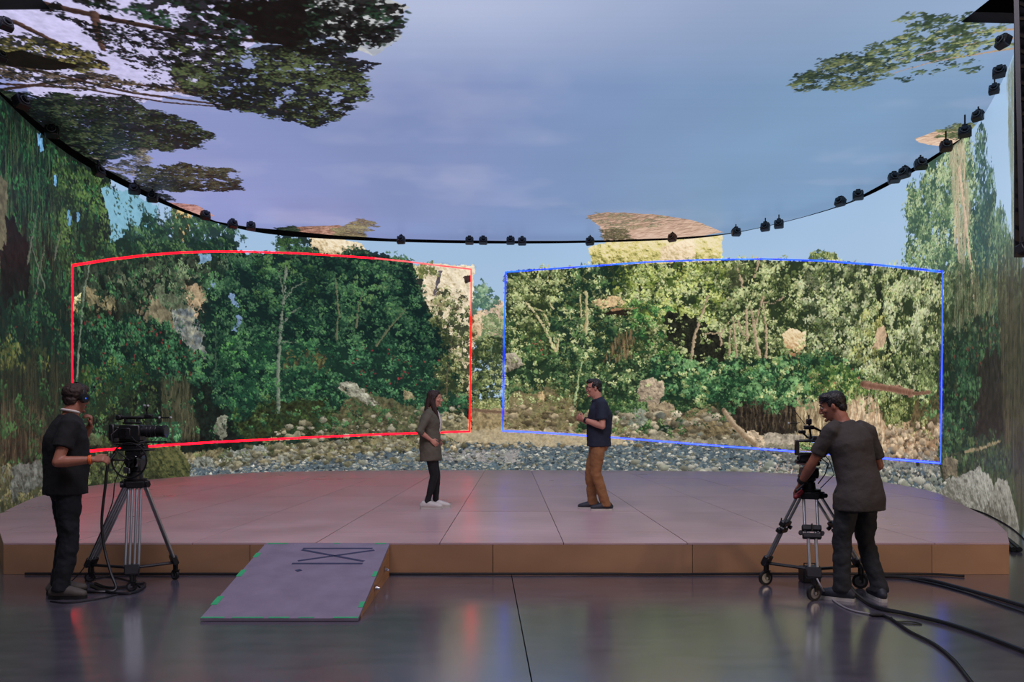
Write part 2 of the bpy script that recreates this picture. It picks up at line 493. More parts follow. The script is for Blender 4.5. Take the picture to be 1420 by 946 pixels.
def to_image(name, P):
    h, w, _ = P.shape
    img = bpy.data.images.new(name, w, h, float_buffer=True)
    img.colorspace_settings.name = 'Non-Color'
    a = np.ones((h, w, 4), dtype=np.float32); a[..., :3] = P
    img.pixels.foreach_set(a.ravel()); img.update(); img.pack()
    return img
def paint_wall():
    K = Canvas(WW, WH, wall_tex)
    H, W = WH, WW
    # sky, a little paler towards the horizon
    zz = np.linspace(0, 1, H)[:, None, None]
    top = S((160, 189, 221)); low = S((170, 196, 222))
    K.P[:] = low + (top - low) * np.clip((zz - 0.62) / 0.38, 0, 1)
    K.P *= (0.96 + 0.08 * fbm(H, W, 200, 2))[..., None]
    # ---- distant cliffs and mesas
    K.rock([(235, 285), (265, 292), (262, 335), (240, 335)], (190, 165, 115))
    K.rock([(430, 328), (470, 328), (500, 340), (518, 362), (432, 358)], (222, 200, 160), (130, 115, 80), (245, 232, 205), rag=6)
    K.rock([(817, 348), (835, 338), (845, 325), (1000, 325), (1000, 366), (818, 375)], (218, 205, 130), (110, 110, 55), (240, 225, 185), rag=6)
    K.rock([(915, 342), (960, 330), (965, 364), (915, 362)], (238, 215, 180), (190, 170, 120), (250, 235, 205), rag=4)
    K.rock([(570, 368), (655, 368), (655, 600), (560, 600), (560, 400)], (216, 198, 162), (140, 125, 95), (246, 232, 205), rag=6)
    K.rock([(650, 432), (674, 430), (676, 470), (650, 475)], (214, 186, 150), (180, 150, 115), (235, 212, 180), rag=3)
    K.rock([(672, 426), (690, 416), (702, 425), (702, 480), (672, 470)], (198, 172, 150), (160, 140, 110), (225, 200, 178), rag=4)
    K.fill([(607, 377), (613, 377), (604, 410), (600, 412)], (95, 88, 92), rag=3)
    K.fill([(642, 385), (652, 383), (652, 392), (644, 395)], (60, 45, 40), rag=3)
    K.leaves([(566, 368), (600, 366), (606, 385), (575, 390)], (90, 100, 55), (150, 155, 95), (215, 210, 160), R=10, size=3, under=0.4)
    K.leaves([(654, 398), (668, 388), (684, 400), (690, 424), (655, 432)], (70, 100, 85), (105, 140, 110), (160, 185, 150), R=10, size=3)
    K.leaves([(676, 432), (704, 430), (704, 500), (660, 500), (655, 470)], (95, 115, 80), (140, 152, 105), (190, 196, 150), R=11, size=3, under=0.7)
    # ---- ground: banks, gravel, river
    K.fill([(-400, 640), (60, 640), (250, 600), (450, 590), (620, 580), (760, 580), (1000, 590), (1310, 600), (1600, 640), (1600, 1100), (-400, 1100)], (140, 132, 110), rag=4, var=0.3)
    K.fill([(230, 600), (640, 575), (640, 618), (240, 640)], (120, 112, 84), rag=10, var=0.5, cell=14)
    K.fill([(440, 590), (640, 596), (640, 622), (520, 640), (400, 640)], (146, 136, 102), rag=8, var=0.4, col2=(100, 94, 66))
    K.fill([(600, 596), (870, 592), (900, 606), (870, 618), (640, 622)], (196, 178, 145), rag=8, var=0.3, col2=(135, 120, 90))
    K.fill([(1160, 590), (1310, 585), (1310, 640), (1200, 640)], (216, 188, 152), rag=8, var=0.35, col2=(140, 115, 88))
    K.fill([(250, 646), (480, 634), (620, 616), (860, 612), (1100, 622), (1310, 648), (1420, 672), (1500, 760), (100, 760)], (98, 112, 120), rag=8, var=0.4, cell=9, col2=(70, 84, 92))
    K.fill([(610, 626), (720, 624), (720, 642), (610, 640)], (175, 165, 160), rag=6, var=0.3, alpha=0.55)
    K.streaks([(1050, 642), (1110, 642), (1112, 658), (1050, 656)], [(205, 180, 165), (175, 150, 130)], 120, 14, 3)
    K.pebbles([(250, 636), (480, 630), (620, 618), (860, 612), (1120, 622), (1320, 650), (1440, 700), (1400, 760), (200, 760)], 9000, 1, 6,
              [(150, 156, 150), (112, 122, 122), (56, 66, 72), (200, 198, 186), (72, 88, 96), (136, 138, 126), (122, 120, 98), (178, 176, 166)], flat=0.35)
    K.pebbles([(860, 640), (1300, 652), (1400, 690), (1000, 680)], 260, 5, 14, [(175, 172, 160), (140, 140, 125), (120, 125, 115)], flat=0.45)
    K.rock([(300, 634), (320, 618), (345, 610), (368, 614), (372, 630), (352, 642), (310, 642)], (132, 136, 126), (70, 76, 60), (166, 168, 158), rag=4)
    K.rock([(265, 650), (270, 634), (292, 636), (305, 648)], (122, 126, 116), (66, 70, 58), (160, 162, 150), rag=3)
    K.rock([(388, 640), (396, 628), (410, 627), (416, 638), (402, 644)], (128, 128, 116), (70, 74, 60), rag=3)
    K.rock([(420, 630), (424, 610), (440, 606), (456, 616), (452, 630)], (140, 134, 112), (86, 82, 62), rag=3)
    K.stroke([(322, 652), (340, 644), (356, 636), (368, 628)], 3.4, (84, 82, 70), (140, 138, 124), tap=-0.1)
    K.pebbles([(420, 608), (640, 612), (640, 640), (300, 650)], 160, 5, 12, [(165, 165, 150), (120, 118, 95), (150, 140, 112)], flat=0.45)
    # dark body of the wood before any leaf is drawn
    K.fill([(-300, 300), (330, 352), (430, 352), (560, 358), (570, 380), (600, 440), (655, 560), (655, 598), (100, 640), (-300, 700)], (26, 44, 34), rag=4, var=0.4)
    K.fill([(700, 376), (1000, 364), (1150, 364), (1306, 380), (1500, 370), (1500, 640), (1306, 600), (700, 600)], (48, 60, 38), rag=4, var=0.4)
    # ---- left, outside the frame: willows, reeds, bank
    K.fill([(-300, 60), (170, 60), (150, 260), (230, 320), (235, 700), (-300, 760)], (26, 36, 30), rag=8, var=0.5)
    K.streaks([(-200, 250), (100, 280), (100, 560), (-200, 560)], [(20, 26, 24), (50, 56, 44), (38, 48, 38)], 500, 120, 3)
    K.leaves([(-200, 80), (60, 100), (120, 240), (140, 300), (100, 390), (-200, 400)], (16, 30, 26), (28, 62, 46), (62, 122, 72), dens=0.55, R=20, size=4, under=0.2, sy=1.9)
    K.streaks([(-100, 130), (100, 200), (120, 400), (-100, 400)], [(22, 56, 42), (48, 100, 62), (14, 22, 22), (78, 96, 62)], 1500, 44, 2)
    K.leaves([(80, 205), (160, 250), (150, 300), (168, 380), (95, 400), (70, 300)], (26, 40, 28), (52, 78, 46), (96, 124, 66), dens=0.7, R=15, size=4, under=0.4, sy=1.4)
    K.fill([(140, 258), (218, 282), (220, 328), (205, 345), (196, 350), (158, 352), (148, 300)], (128, 178, 200), rag=8, var=0.06)
    for q in [(54, 195), (57, 204), (93, 298), (96, 310), (108, 303), (76, 250)]:
        K.fill([(q[0] - 2, q[1] - 7), (q[0] + 2, q[1] - 6), (q[0] + 2, q[1] + 6), (q[0] - 2, q[1] + 7)], (105, 155, 195), rag=5)
    K.leaves([(150, 262), (222, 284), (225, 340), (158, 352)], (30, 52, 45), (50, 80, 62), (85, 115, 78), dens=0.42, R=10, size=4, under=0.0, gap=0.3, sy=2.0)
    K.leaves([(200, 300), (240, 305), (290, 300), (335, 308), (325, 330), (335, 352), (150, 372), (165, 330)], (24, 46, 36), (44, 80, 56), (88, 122, 82), dens=0.8, R=14, size=4, under=0.9)
    K.leaves([(145, 335), (335, 330), (335, 352), (105, 372)], (20, 42, 32), (40, 72, 50), (86, 118, 70), dens=0.8, R=14, size=4, under=0.9)
    K.leaves([(225, 286), (300, 305), (320, 322), (230, 320)], (40, 66, 50), (60, 95, 66), (110, 140, 95), dens=0.6, R=11, size=3, under=0.4)
    K.leaves([(386, 325), (434, 330), (434, 354), (386, 352)], (16, 34, 24), (34, 62, 38), (66, 96, 50), dens=1.2, R=10, size=3)
    K.fill([(-20, 240), (9, 250), (12, 372), (-20, 372)], (92, 88, 70), rag=5, var=0.3)
    K.fill([(9, 300), (40, 330), (45, 440), (-10, 440)], (18, 20, 20), rag=14, var=0.4)
    for q in [(38, 365, 52, 290), (48, 415, 62, 340), (75, 360, 84, 320), (62, 400, 40, 330)]:
        K.stroke([(q[0], q[1]), (q[2], q[3])], 2.2, (70, 78, 68), (110, 115, 100))
    K.leaves([(-200, 420), (98, 400), (100, 520), (-200, 530)], (18, 36, 30), (32, 62, 46), (64, 102, 62), dens=0.7, R=20, size=4, under=0.6, flowers=((110, 40, 40), 0.012), sy=1.4)
    K.leaves([(-100, 470), (70, 480), (70, 510), (-100, 520)], (45, 55, 35), (80, 88, 48), (120, 122, 70), dens=0.35, R=16, size=4, under=0.3)
    K.streaks([(-200, 505), (100, 505), (104, 640), (-200, 660)], [(24, 25, 22), (44, 46, 34), (62, 60, 44), (32, 42, 30)], 2400, 70, 2)
    K.streaks([(-100, 560), (60, 565), (66, 640), (-100, 650)], [(78, 70, 52), (90, 82, 62), (56, 54, 40)], 260, 50, 3)
    K.leaves([(-100, 540), (100, 540), (110, 650), (-100, 660)], (26, 38, 28), (40, 66, 42), (70, 110, 64), dens=0.45, R=18, size=4, under=0.0)
    K.rock([(-100, 700), (-60, 655), (20, 648), (62, 640), (110, 640), (125, 690), (60, 700), (0, 730)], (84, 86, 80), (50, 52, 42), (116, 118, 112), rag=8)
    K.leaves([(-60, 640), (8, 640), (20, 700), (66, 676), (66, 700), (-60, 760)], (60, 62, 42), (92, 90, 62), (140, 134, 98), dens=0.8, R=12, size=3, under=0.7)
    # ---- inside the red frame, left half
    K.fill([(100, 372), (290, 352), (300, 500), (100, 470)], (52, 62, 48), rag=4, var=0.4)
    K.fill([(196, 395), (214, 402), (236, 430), (245, 470), (200, 450), (190, 430)], (126, 118, 94), rag=8, var=0.3)
    K.fill([(150, 385), (200, 372), (270, 375), (290, 400), (290, 440), (240, 435), (215, 408), (160, 400)], (118, 124, 100), rag=12, var=0.5, col2=(70, 88, 64))
    K.fill([(238, 433), (288, 425), (290, 500), (258, 500), (242, 465)], (108, 122, 132), rag=10, var=0.35, col2=(140, 138, 118))
    K.fill([(255, 385), (285, 390), (285, 450), (262, 430)], (186, 160, 128), rag=16, var=0.3, alpha=0.8)
    K.rock([(118, 404), (155, 408), (162, 428), (150, 446), (120, 440)], (120, 116, 88), (70, 70, 50), (165, 150, 112), rag=10)
    K.rock([(101, 414), (112, 410), (112, 425), (107, 438), (101, 432)], (232, 210, 160), (180, 150, 90), rag=4)
    K.leaves([(104, 372), (200, 358), (290, 354), (285, 380), (255, 410), (215, 400), (195, 425), (165, 410), (104, 410)], (16, 30, 24), (36, 60, 42), (80, 104, 72), dens=0.7, R=15, size=4, under=0.55, gap=0.22)
    K.leaves([(230, 370), (290, 360), (300, 410), (262, 420), (222, 400)], (60, 82, 60), (96, 118, 86), (140, 160, 118), dens=0.3, R=12, size=3, under=0.0)
    K.leaves([(104, 432), (130, 425), (160, 430), (160, 455), (104, 455)], (16, 26, 20), (32, 52, 36), (60, 86, 56), dens=0.8, R=12, size=3, under=0.7)
    for x0_, y0_, x1_, y1_, w in [(163, 452, 162, 395, 3), (172, 450, 170, 400, 2.4), (192, 440, 200, 400, 2), (194, 445, 215, 405, 2), (208, 402, 232, 370, 2.2)]:
        K.stroke([(x0_, y0_), (x1_, y1_)], w, (26, 30, 24), (44, 46, 36))
    K.leaves([(104, 450), (145, 445), (190, 440), (232, 448), (262, 480), (300, 515), (318, 560), (290, 600), (104, 622)], (16, 36, 30), (38, 74, 52), (78, 128, 84), dens=1.0, R=17, size=4, flowers=((128, 48, 52), 0.03))
    K.leaves([(112, 510), (190, 505), (215, 530), (200, 580), (112, 590)], (34, 52, 30), (66, 92, 48), (112, 138, 76), dens=0.5, R=16, size=4, under=0.5, flowers=((120, 52, 48), 0.03))
    K.stroke([(106, 532), (110, 470), (117, 400), (124, 368)], 2.6, (96, 112, 96), (130, 140, 120), tap=0.3)
    # root mound, dark hollow
    K.fill([(205, 530), (300, 535), (330, 600), (325, 625), (110, 628), (120, 590)], (20, 30, 24), rag=12, var=0.4)
    K.streaks([(222, 528), (262, 528), (272, 606), (225, 606)], [(72, 74, 54), (52, 56, 40), (86, 84, 64), (34, 38, 28)], 800, 34, 3)
    K.rock([(292, 600), (302, 578), (312, 575), (314, 600), (306, 614)], (120, 122, 106), (70, 74, 56), rag=6)
    K.leaves([(110, 545), (215, 545), (215, 612), (110, 622)], (28, 40, 28), (54, 70, 42), (90, 108, 60), dens=0.5, R=16, size=4, under=0.4)
    K.rock([(122, 606), (128, 600), (140, 604), (142, 618), (124, 620)], (82, 92, 64), rag=3)
    K.leaves([(212, 590), (246, 590), (252, 612), (212, 614)], (34, 70, 50), (62, 116, 78), (110, 160, 110), dens=1.0, R=10, size=3, under=0.6)
    K.rock([(205, 622), (250, 618), (262, 650), (258, 672), (190, 680)], (68, 74, 44), (34, 40, 26), (100, 100, 62), rag=6)
    K.leaves([(100, 628), (205, 620), (200, 668), (60, 690)], (38, 46, 30), (70, 80, 48), (104, 112, 70), dens=0.8, R=14, size=3, under=0.8)
    # centre-left dark trees
    K.leaves([(318, 352), (400, 346), (560, 356), (575, 372), (590, 400), (588, 430), (618, 470), (628, 520), (600, 545), (420, 560), (300, 560), (280, 500), (286, 470), (275, 440), (292, 410), (270, 385), (320, 380)],
             (12, 32, 28), (30, 62, 46), (78, 116, 78), dens=1.1, R=18, size=4, under=0.97, rag=18)
    K.leaves([(292, 355), (330, 352), (330, 370), (300, 385)], (40, 60, 45), (60, 82, 62), (90, 108, 84), dens=0.3, R=10, size=3, under=0)
    K.fill([(272, 352), (290, 351), (291, 364), (276, 366)], (118, 150, 180), rag=10)
    for q in [(321, 412, 7, 6), (326, 420, 6, 5), (328, 446, 3, 6), (324, 455, 3, 4), (293, 392, 5, 3)]:
        K.fill([(q[0] - q[2], q[1] - q[3]), (q[0] + q[2], q[1] - q[3]), (q[0] + q[2], q[1] + q[3]), (q[0] - q[2], q[1] + q[3])], (120, 145, 178), rag=14)
    K.leaves([(340, 360), (420, 356), (460, 380), (440, 430), (360, 420)], (20, 40, 30), (46, 80, 46), (92, 124, 72), dens=0.35, R=15, size=4, under=0)
    K.leaves([(310, 470), (380, 455), (385, 540), (330, 560), (300, 520)], (22, 50, 36), (48, 94, 58), (98, 156, 84), dens=0.45, R=14, size=4, under=0.2)
    K.leaves([(450, 380), (540, 375), (560, 440), (470, 450)], (26, 50, 38), (50, 84, 56), (104, 136, 84), dens=0.3, R=14, size=4, under=0)
    K.fill([(385, 480), (450, 488), (458, 520), (392, 512)], (66, 62, 48), rag=12, var=0.4, col2=(96, 96, 56))
    K.leaves([(385, 470), (440, 470), (500, 500), (480, 570), (300, 590), (320, 540)], (20, 48, 36), (38, 80, 54), (84, 136, 84), dens=0.75, R=15, size=4, under=0.35)
    K.fill([(372, 558), (480, 552), (500, 600), (330, 612), (330, 590)], (58, 64, 34), rag=14, var=0.5, col2=(30, 46, 28))
    K.leaves([(320, 555), (480, 555), (470, 606), (320, 612)], (24, 40, 26), (48, 68, 38), (88, 108, 58), dens=0.4, R=13, size=4, under=0.0)
    K.leaves([(455, 480), (530, 480), (612, 500), (650, 560), (640, 592), (560, 596), (520, 560), (450, 565)], (20, 44, 34), (44, 84, 58), (92, 142, 94), dens=0.95, R=15, size=4, under=0.9, flowers=((140, 50, 58), 0.03))
    # pale trunks of the left picture
    K.stroke([(386, 572), (385, 520), (388, 470), (391, 430), (395, 400), (396, 372)], 3.6, (84, 96, 84), (132, 142, 124), tap=0.45)
    for b in [[(391, 450), (402, 436), (416, 426)], [(396, 415), (406, 400), (424, 390)], [(394, 420), (390, 395), (386, 375)], [(388, 478), (398, 474), (412, 476)]]:
        K.stroke(b, 1.6, (96, 106, 92), (120, 128, 112))
    K.stroke([(299, 512), (299, 480), (300, 440)], 1.5, (60, 80, 60))
    for b in [[(470, 440), (467, 410), (465, 385)], [(494, 455), (496, 430), (502, 405)], [(522, 480), (540, 455), (562, 430)], [(466, 470), (468, 440)]]:
        K.stroke(b, 2.4, (76, 84, 62), (116, 116, 88))
    # slope with pale rocks
    K.fill([(462, 575), (500, 540), (560, 560), (640, 592), (640, 606), (450, 606)], (112, 104, 76), rag=10, var=0.4, col2=(80, 84, 54), alpha=0.8)
    K.rock([(478, 528), (492, 530), (512, 548), (524, 560), (512, 566), (496, 556), (470, 540)], (150, 148, 130), (84, 80, 62), (192, 190, 172), rag=8)
    K.rock([(560, 540), (572, 546), (574, 556), (560, 554)], (150, 140, 108), rag=4)
    K.leaves([(450, 560), (520, 560), (580, 585), (560, 600), (440, 600)], (32, 52, 36), (58, 88, 56), (100, 134, 84), dens=0.35, R=11, size=3, under=0)
    K.rock([(600, 590), (610, 575), (640, 572), (654, 590), (652, 600), (600, 602)], (156, 146, 112), (112, 104, 74), (186, 176, 142), rag=5)
    K.streaks([(548, 560), (600, 565), (600, 598), (548, 596)], [(112, 108, 74), (70, 88, 58), (60, 80, 56)], 260, 18, 2)
    # tree against the cliff inside the frame
    K.leaves([(600, 410), (620, 396), (652, 412), (652, 568), (612, 572), (604, 520), (612, 480), (598, 450)], (44, 54, 34), (86, 98, 58), (176, 178, 122), dens=0.75, R=12, size=3, under=0.65, gap=0.15)
    K.leaves([(604, 405), (640, 400), (645, 430), (606, 436)], (50, 46, 34), (92, 84, 62), (170, 160, 118), dens=0.4, R=10, size=3, under=0.0)
    K.stroke([(618, 555), (622, 500), (628, 460)], 2, (70, 66, 46), (110, 100, 76))
    K.stroke([(612, 550), (652, 549)], 2.6, (130, 122, 98), (96, 88, 66), tap=0)
    K.leaves([(604, 545), (652, 545), (652, 578), (604, 578)], (24, 52, 38), (52, 96, 64), (96, 146, 96), dens=0.7, R=10, size=3, under=0.5)
    # between the frames
    K.leaves([(654, 470), (704, 466), (704, 570), (654, 570)], (40, 54, 32), (88, 102, 62), (168, 176, 118), dens=1.0, R=11, size=3)
    K.leaves([(654, 500), (674, 490), (676, 560), (654, 566)], (22, 34, 22), (50, 66, 40), (100, 114, 70), dens=0.6, R=10, size=3, under=0.2)
    K.leaves([(654, 556), (704, 558), (704, 572), (654, 572)], (96, 104, 62), (140, 148, 92), (190, 190, 130), dens=1.0, R=8, size=3)
    K.fill([(654, 570), (704, 568), (704, 602), (654, 600)], (182, 162, 122), rag=6, var=0.3, col2=(120, 104, 74))
    K.stroke([(654, 569), (700, 573)], 4, (96, 74, 56), (176, 148, 122), tap=0)
    # ---- inside the blue frame
    K.lift = 0.12
    K.leaves([(702, 382), (830, 370), (1000, 362), (1150, 362), (1304, 380), (1304, 560), (1100, 560), (702, 560)], (40, 52, 30), (104, 118, 68), (200, 206, 150), dens=1.0, R=16, size=4, under=1.0, rag=4)
    K.leaves([(702, 384), (800, 372), (800, 470), (702, 500)], (48, 62, 34), (104, 118, 66), (198, 204, 142), dens=0.5, R=12, size=3, under=0)
    K.leaves([(785, 374), (868, 370), (862, 420), (880, 470), (860, 510), (780, 500), (760, 440)], (22, 42, 30), (48, 76, 50), (98, 126, 76), dens=0.75, R=15, size=4, under=0.6, gap=0.1)
    K.leaves([(702, 440), (770, 470), (780, 560), (702, 560)], (36, 56, 34), (66, 96, 54), (132, 152, 92), dens=0.6, R=13, size=4, under=0.4)
    K.leaves([(855, 372), (1010, 364), (1005, 420), (960, 480), (850, 420)], (64, 82, 34), (138, 152, 72), (216, 222, 140), dens=0.75, R=14, size=4, under=0.3, gap=0.1)
    K.leaves([(880, 415), (930, 430), (940, 500), (870, 500)], (34, 66, 38), (70, 118, 62), (140, 184, 100), dens=0.6, R=14, size=4, under=0.2)
    K.fill([(922, 430), (968, 440), (1000, 470), (1010, 500), (980, 512), (950, 490), (920, 460)], (32, 34, 22), rag=14, var=0.5)
    K.fill([(1000, 372), (1030, 372), (1034, 400), (1004, 400)], (70, 74, 50), rag=14, var=0.4, alpha=0.5)
    K.fill([(818, 420), (850, 411), (868, 416), (862, 424), (835, 428)], (206, 178, 134), rag=8, var=0.3)
    K.fill([(832, 438), (848, 431), (880, 430), (866, 438)], (38, 30, 20), rag=5)
    K.stroke([(848, 430), (884, 428)], 2.4, (150, 110, 80), (190, 150, 110))
    K.leaves([(1110, 368), (1300, 382), (1300, 560), (1150, 540), (1110, 470)], (44, 56, 36), (116, 128, 88), (204, 208, 164), dens=0.75, R=15, size=4, under=0.2, gap=0.1)
    K.fill([(1212, 398), (1222, 400), (1236, 470), (1240, 520), (1222, 515), (1228, 470)], (34, 42, 28), rag=12, var=0.4)
    K.fill([(1172, 372), (1188, 374), (1200, 420), (1184, 412)], (44, 54, 34), rag=14, var=0.4, alpha=0.5)
    K.fill([(1112, 376), (1135, 376), (1140, 410), (1118, 404)], (40, 50, 32), rag=14, var=0.4, alpha=0.5)
    K.leaves([(1230, 500), (1304, 480), (1304, 560), (1240, 540)], (34, 48, 28), (74, 90, 52), (132, 146, 92), dens=0.7, R=12, size=4, under=0.4)
    K.leaves([(1195, 420), (1225, 420), (1232, 510), (1180, 500)], (52, 60, 32), (118, 122, 62), (196, 194, 122), dens=0.5, R=12, size=3, under=0)
    K.rock([(1084, 466), (1094, 460), (1116, 462), (1118, 480), (1104, 488), (1086, 480)], (222, 196, 150), (180, 140, 100), (240, 222, 186), rag=6)
    K.fill([(1090, 488), (1108, 486), (1120, 520), (1095, 520)], (182, 136, 100), rag=12, var=0.3, alpha=0.8)
    K.fill([(1216, 455), (1226, 448), (1230, 465), (1216, 488), (1208, 485)], (196, 168, 136), rag=6)
    T = (202, 180, 148)
    for b, w in [([(1024, 512), (1020, 480), (1016, 440)], 2.8), ([(1054, 500), (1048, 470), (1042, 430)], 3.4), ([(1048, 450), (1053, 430), (1058, 410)], 2.6), ([(1062, 500), (1062, 460), (1058, 420)], 2.6),
                 ([(1036, 470), (1034, 430)], 3.0), ([(1020, 440), (1036, 475)], 2.4), ([(1010, 500), (1012, 455)], 2.0), ([(958, 500), (962, 470), (972, 440), (982, 410)], 3.0), ([(956, 545), (958, 500)], 2.2),
                 ([(975, 464), (1000, 462), (1012, 446)], 1.6), ([(1060, 420), (1072, 422), (1086, 414)], 1.8), ([(1030, 400), (1022, 372)], 2.6), ([(1045, 385), (1052, 362)], 2.2), ([(1000, 480), (998, 460)], 2)]:
        K.stroke(b, w, (128, 108, 84), T, tap=0.25)
    for b, w in [([(770, 487), (752, 450), (737, 428), (728, 420)], 3.2), ([(762, 452), (752, 432), (732, 426)], 2.0), ([(768, 430), (762, 420)], 2), ([(812, 462), (814, 430), (812, 404)], 3.6), ([(806, 440), (804, 410)], 2), ([(772, 486), (774, 470)], 2.4)]:
        K.stroke(b, w, (150, 132, 84), (210, 202, 158), tap=0.3)
    K.streaks([(858, 462), (880, 462), (880, 498), (836, 500)], [(140, 116, 84), (84, 70, 46)], 120, 26, 3)
    K.leaves([(730, 468), (756, 470), (756, 500), (726, 496)], (40, 70, 40), (80, 120, 70), (160, 180, 120), dens=0.8, R=9, size=3, under=0, flowers=((190, 100, 90), 0.1))
    K.rock([(701, 492), (712, 490), (724, 502), (722, 513), (701, 516)], (150, 140, 122), (90, 84, 66), (196, 184, 162), rag=4)
    # understorey
    K.leaves([(702, 515), (760, 500), (900, 500), (960, 520), (960, 600), (702, 604)], (30, 50, 32), (62, 92, 56), (126, 150, 98), dens=0.9, R=14, size=4, under=0.95)
    K.leaves([(900, 495), (1000, 498), (1160, 490), (1200, 520), (1180, 550), (1110, 562), (1000, 562), (900, 548)], (26, 50, 34), (62, 106, 66), (130, 172, 112), dens=1.1, R=16, size=4, under=0.95)
    K.leaves([(1040, 490), (1080, 495), (1070, 520), (1020, 520)], (60, 90, 50), (120, 150, 84), (190, 200, 130), dens=0.4, R=10, size=3, under=0)
    K.leaves([(1140, 500), (1210, 520), (1232, 556), (1200, 566), (1110, 566), (1105, 540)], (60, 88, 44), (112, 140, 74), (184, 192, 122), dens=0.7, R=12, size=3, under=0.5, flowers=((170, 96, 84), 0.03))
    K.fill([(702, 548), (760, 540), (800, 560), (805, 602), (702, 602)], (158, 142, 106), rag=14, var=0.4, col2=(104, 92, 60), alpha=0.85)
    K.rock([(744, 545), (752, 541), (758, 560), (748, 566)], (206, 178, 132), rag=5)
    K.leaves([(710, 530), (800, 530), (800, 575), (710, 570)], (52, 58, 34), (92, 94, 56), (142, 140, 92), dens=0.35, R=10, size=3, under=0)
    K.leaves([(840, 555), (905, 550), (905, 600), (840, 606)], (44, 72, 40), (84, 116, 66), (140, 164, 104), dens=0.6, R=11, size=3, under=0.4)
    K.stroke([(790, 598), (797, 560), (803, 520), (808, 500)], 2.2, (150, 168, 120), (176, 190, 140), tap=0.3)
    for p, c in [([(882, 545), (888, 530), (905, 524), (920, 530), (922, 548), (905, 562), (888, 560)], (176, 158, 134)), ([(862, 578), (880, 566), (900, 575), (896, 592), (868, 592)], (128, 134, 118)), ([(900, 560), (925, 556), (940, 575), (930, 590), (902, 585)], (150, 134, 108)),
                 ([(930, 600), (950, 570), (985, 565), (1010, 580), (1020, 606), (950, 608)], (126, 112, 82)), ([(845, 592), (868, 586), (880, 600), (850, 604)], (116, 112, 76)), ([(805, 575), (815, 568), (822, 580), (810, 590)], (130, 118, 92))]:
        K.rock(p, c, rag=7)
    K.fill([(1008, 556), (1112, 556), (1120, 600), (1030, 606)], (44, 38, 30), rag=6, var=0.4)
    K.streaks([(1020, 558), (1110, 556), (1112, 600), (1030, 600)], [(30, 26, 22), (96, 82, 62), (60, 52, 40)], 260, 34, 3)
    K.fill([(1104, 556), (1185, 560), (1190, 606), (1104, 604)], (176, 156, 120), rag=6, var=0.3)
    K.streaks([(1104, 556), (1186, 560), (1186, 604), (1104, 604)], [(206, 186, 150), (110, 92, 66), (150, 128, 96)], 420, 36, 3)
    K.fill([(1176, 556), (1214, 552), (1222, 580), (1240, 618), (1180, 622)], (226, 202, 166), rag=7, var=0.25, col2=(180, 148, 114))
    K.leaves([(960, 520), (1110, 530), (1150, 545), (1110, 566), (1000, 566)], (26, 54, 34), (58, 100, 62), (120, 160, 104), dens=0.6, R=13, size=4, under=0.2)
    K.stroke([(1004, 570), (1018, 590), (1036, 608), (1052, 620)], 6, (104, 84, 62), (206, 182, 152), tap=-0.2)
    K.rock([(1030, 600), (1046, 596), (1062, 612), (1058, 622), (1036, 618)], (196, 174, 146), rag=4)
    K.fill([(1060, 602), (1112, 604), (1112, 616), (1060, 616)], (170, 158, 140), rag=6, var=0.25)
    K.leaves([(1222, 552), (1272, 556), (1268, 592), (1226, 590)], (54, 64, 32), (104, 116, 62), (166, 172, 108), dens=0.9, R=10, size=3)
    K.fill([(1222, 596), (1304, 580), (1304, 636), (1200, 636)], (206, 174, 138), rag=10, var=0.4, col2=(124, 96, 72))
    K.leaves([(1225, 585), (1262, 588), (1280, 605), (1240, 606)], (84, 84, 48), (140, 136, 84), (190, 184, 130), dens=0.5, R=9, size=3, under=0.2)
    K.fill([(1268, 560), (1304, 545), (1304, 606), (1284, 596), (1262, 600)], (118, 96, 66), rag=10, var=0.5, col2=(66, 70, 42))
    K.stroke([(1196, 534), (1220, 537), (1250, 542), (1265, 546)], 6.0, (96, 62, 48), (186, 144, 122), tap=-0.1)
    K.stroke([(1262, 546), (1290, 545)], 3, (100, 70, 54), (160, 122, 98), tap=0.3)
    K.leaves([(1276, 548), (1304, 540), (1304, 580), (1288, 580)], (36, 62, 40), (70, 104, 62), (120, 150, 96), dens=0.6, R=9, size=3, under=0.2)
    K.fill([(1040, 618), (1304, 625), (1304, 652), (1100, 640)], (150, 146, 136), rag=8, var=0.5, col2=(84, 88, 86), alpha=0.7)
    K.pebbles([(1050, 620), (1310, 630), (1330, 668), (1100, 650)], 320, 3, 8, [(180, 172, 158), (110, 112, 108), (60, 66, 66)], flat=0.4)
    K.leaves([(1122, 352), (1140, 348), (1160, 352), (1160, 366), (1120, 364)], (70, 86, 46), (120, 134, 76), (190, 196, 130), dens=1.0, R=8, size=3)
    # ---- right, outside the frame: poplars, bank
    K.lift = 0.05
    K.leaves([(1340, 300), (1380, 270), (1384, 330), (1416, 340), (1416, 470), (1306, 470), (1306, 380), (1340, 380)], (44, 62, 48), (84, 106, 78), (140, 154, 116), dens=0.9, R=15, size=4, under=1.0, sy=1.8)
    K.leaves([(1256, 330), (1262, 250), (1275, 262), (1290, 225), (1318, 182), (1342, 170), (1352, 240), (1350, 400), (1306, 400), (1306, 378), (1256, 372)], (56, 82, 60), (112, 140, 98), (184, 200, 154), dens=1.0, R=12, size=3, under=0.9, sy=1.5, lift=0.05)
    K.streaks([(1316, 180), (1332, 172), (1346, 300), (1330, 400), (1322, 300)], [(206, 184, 156), (176, 160, 130), (150, 160, 128)], 420, 50, 2)
    K.stroke([(1330, 235), (1338, 300), (1346, 370), (1350, 420)], 4, (196, 170, 142), (220, 196, 170))
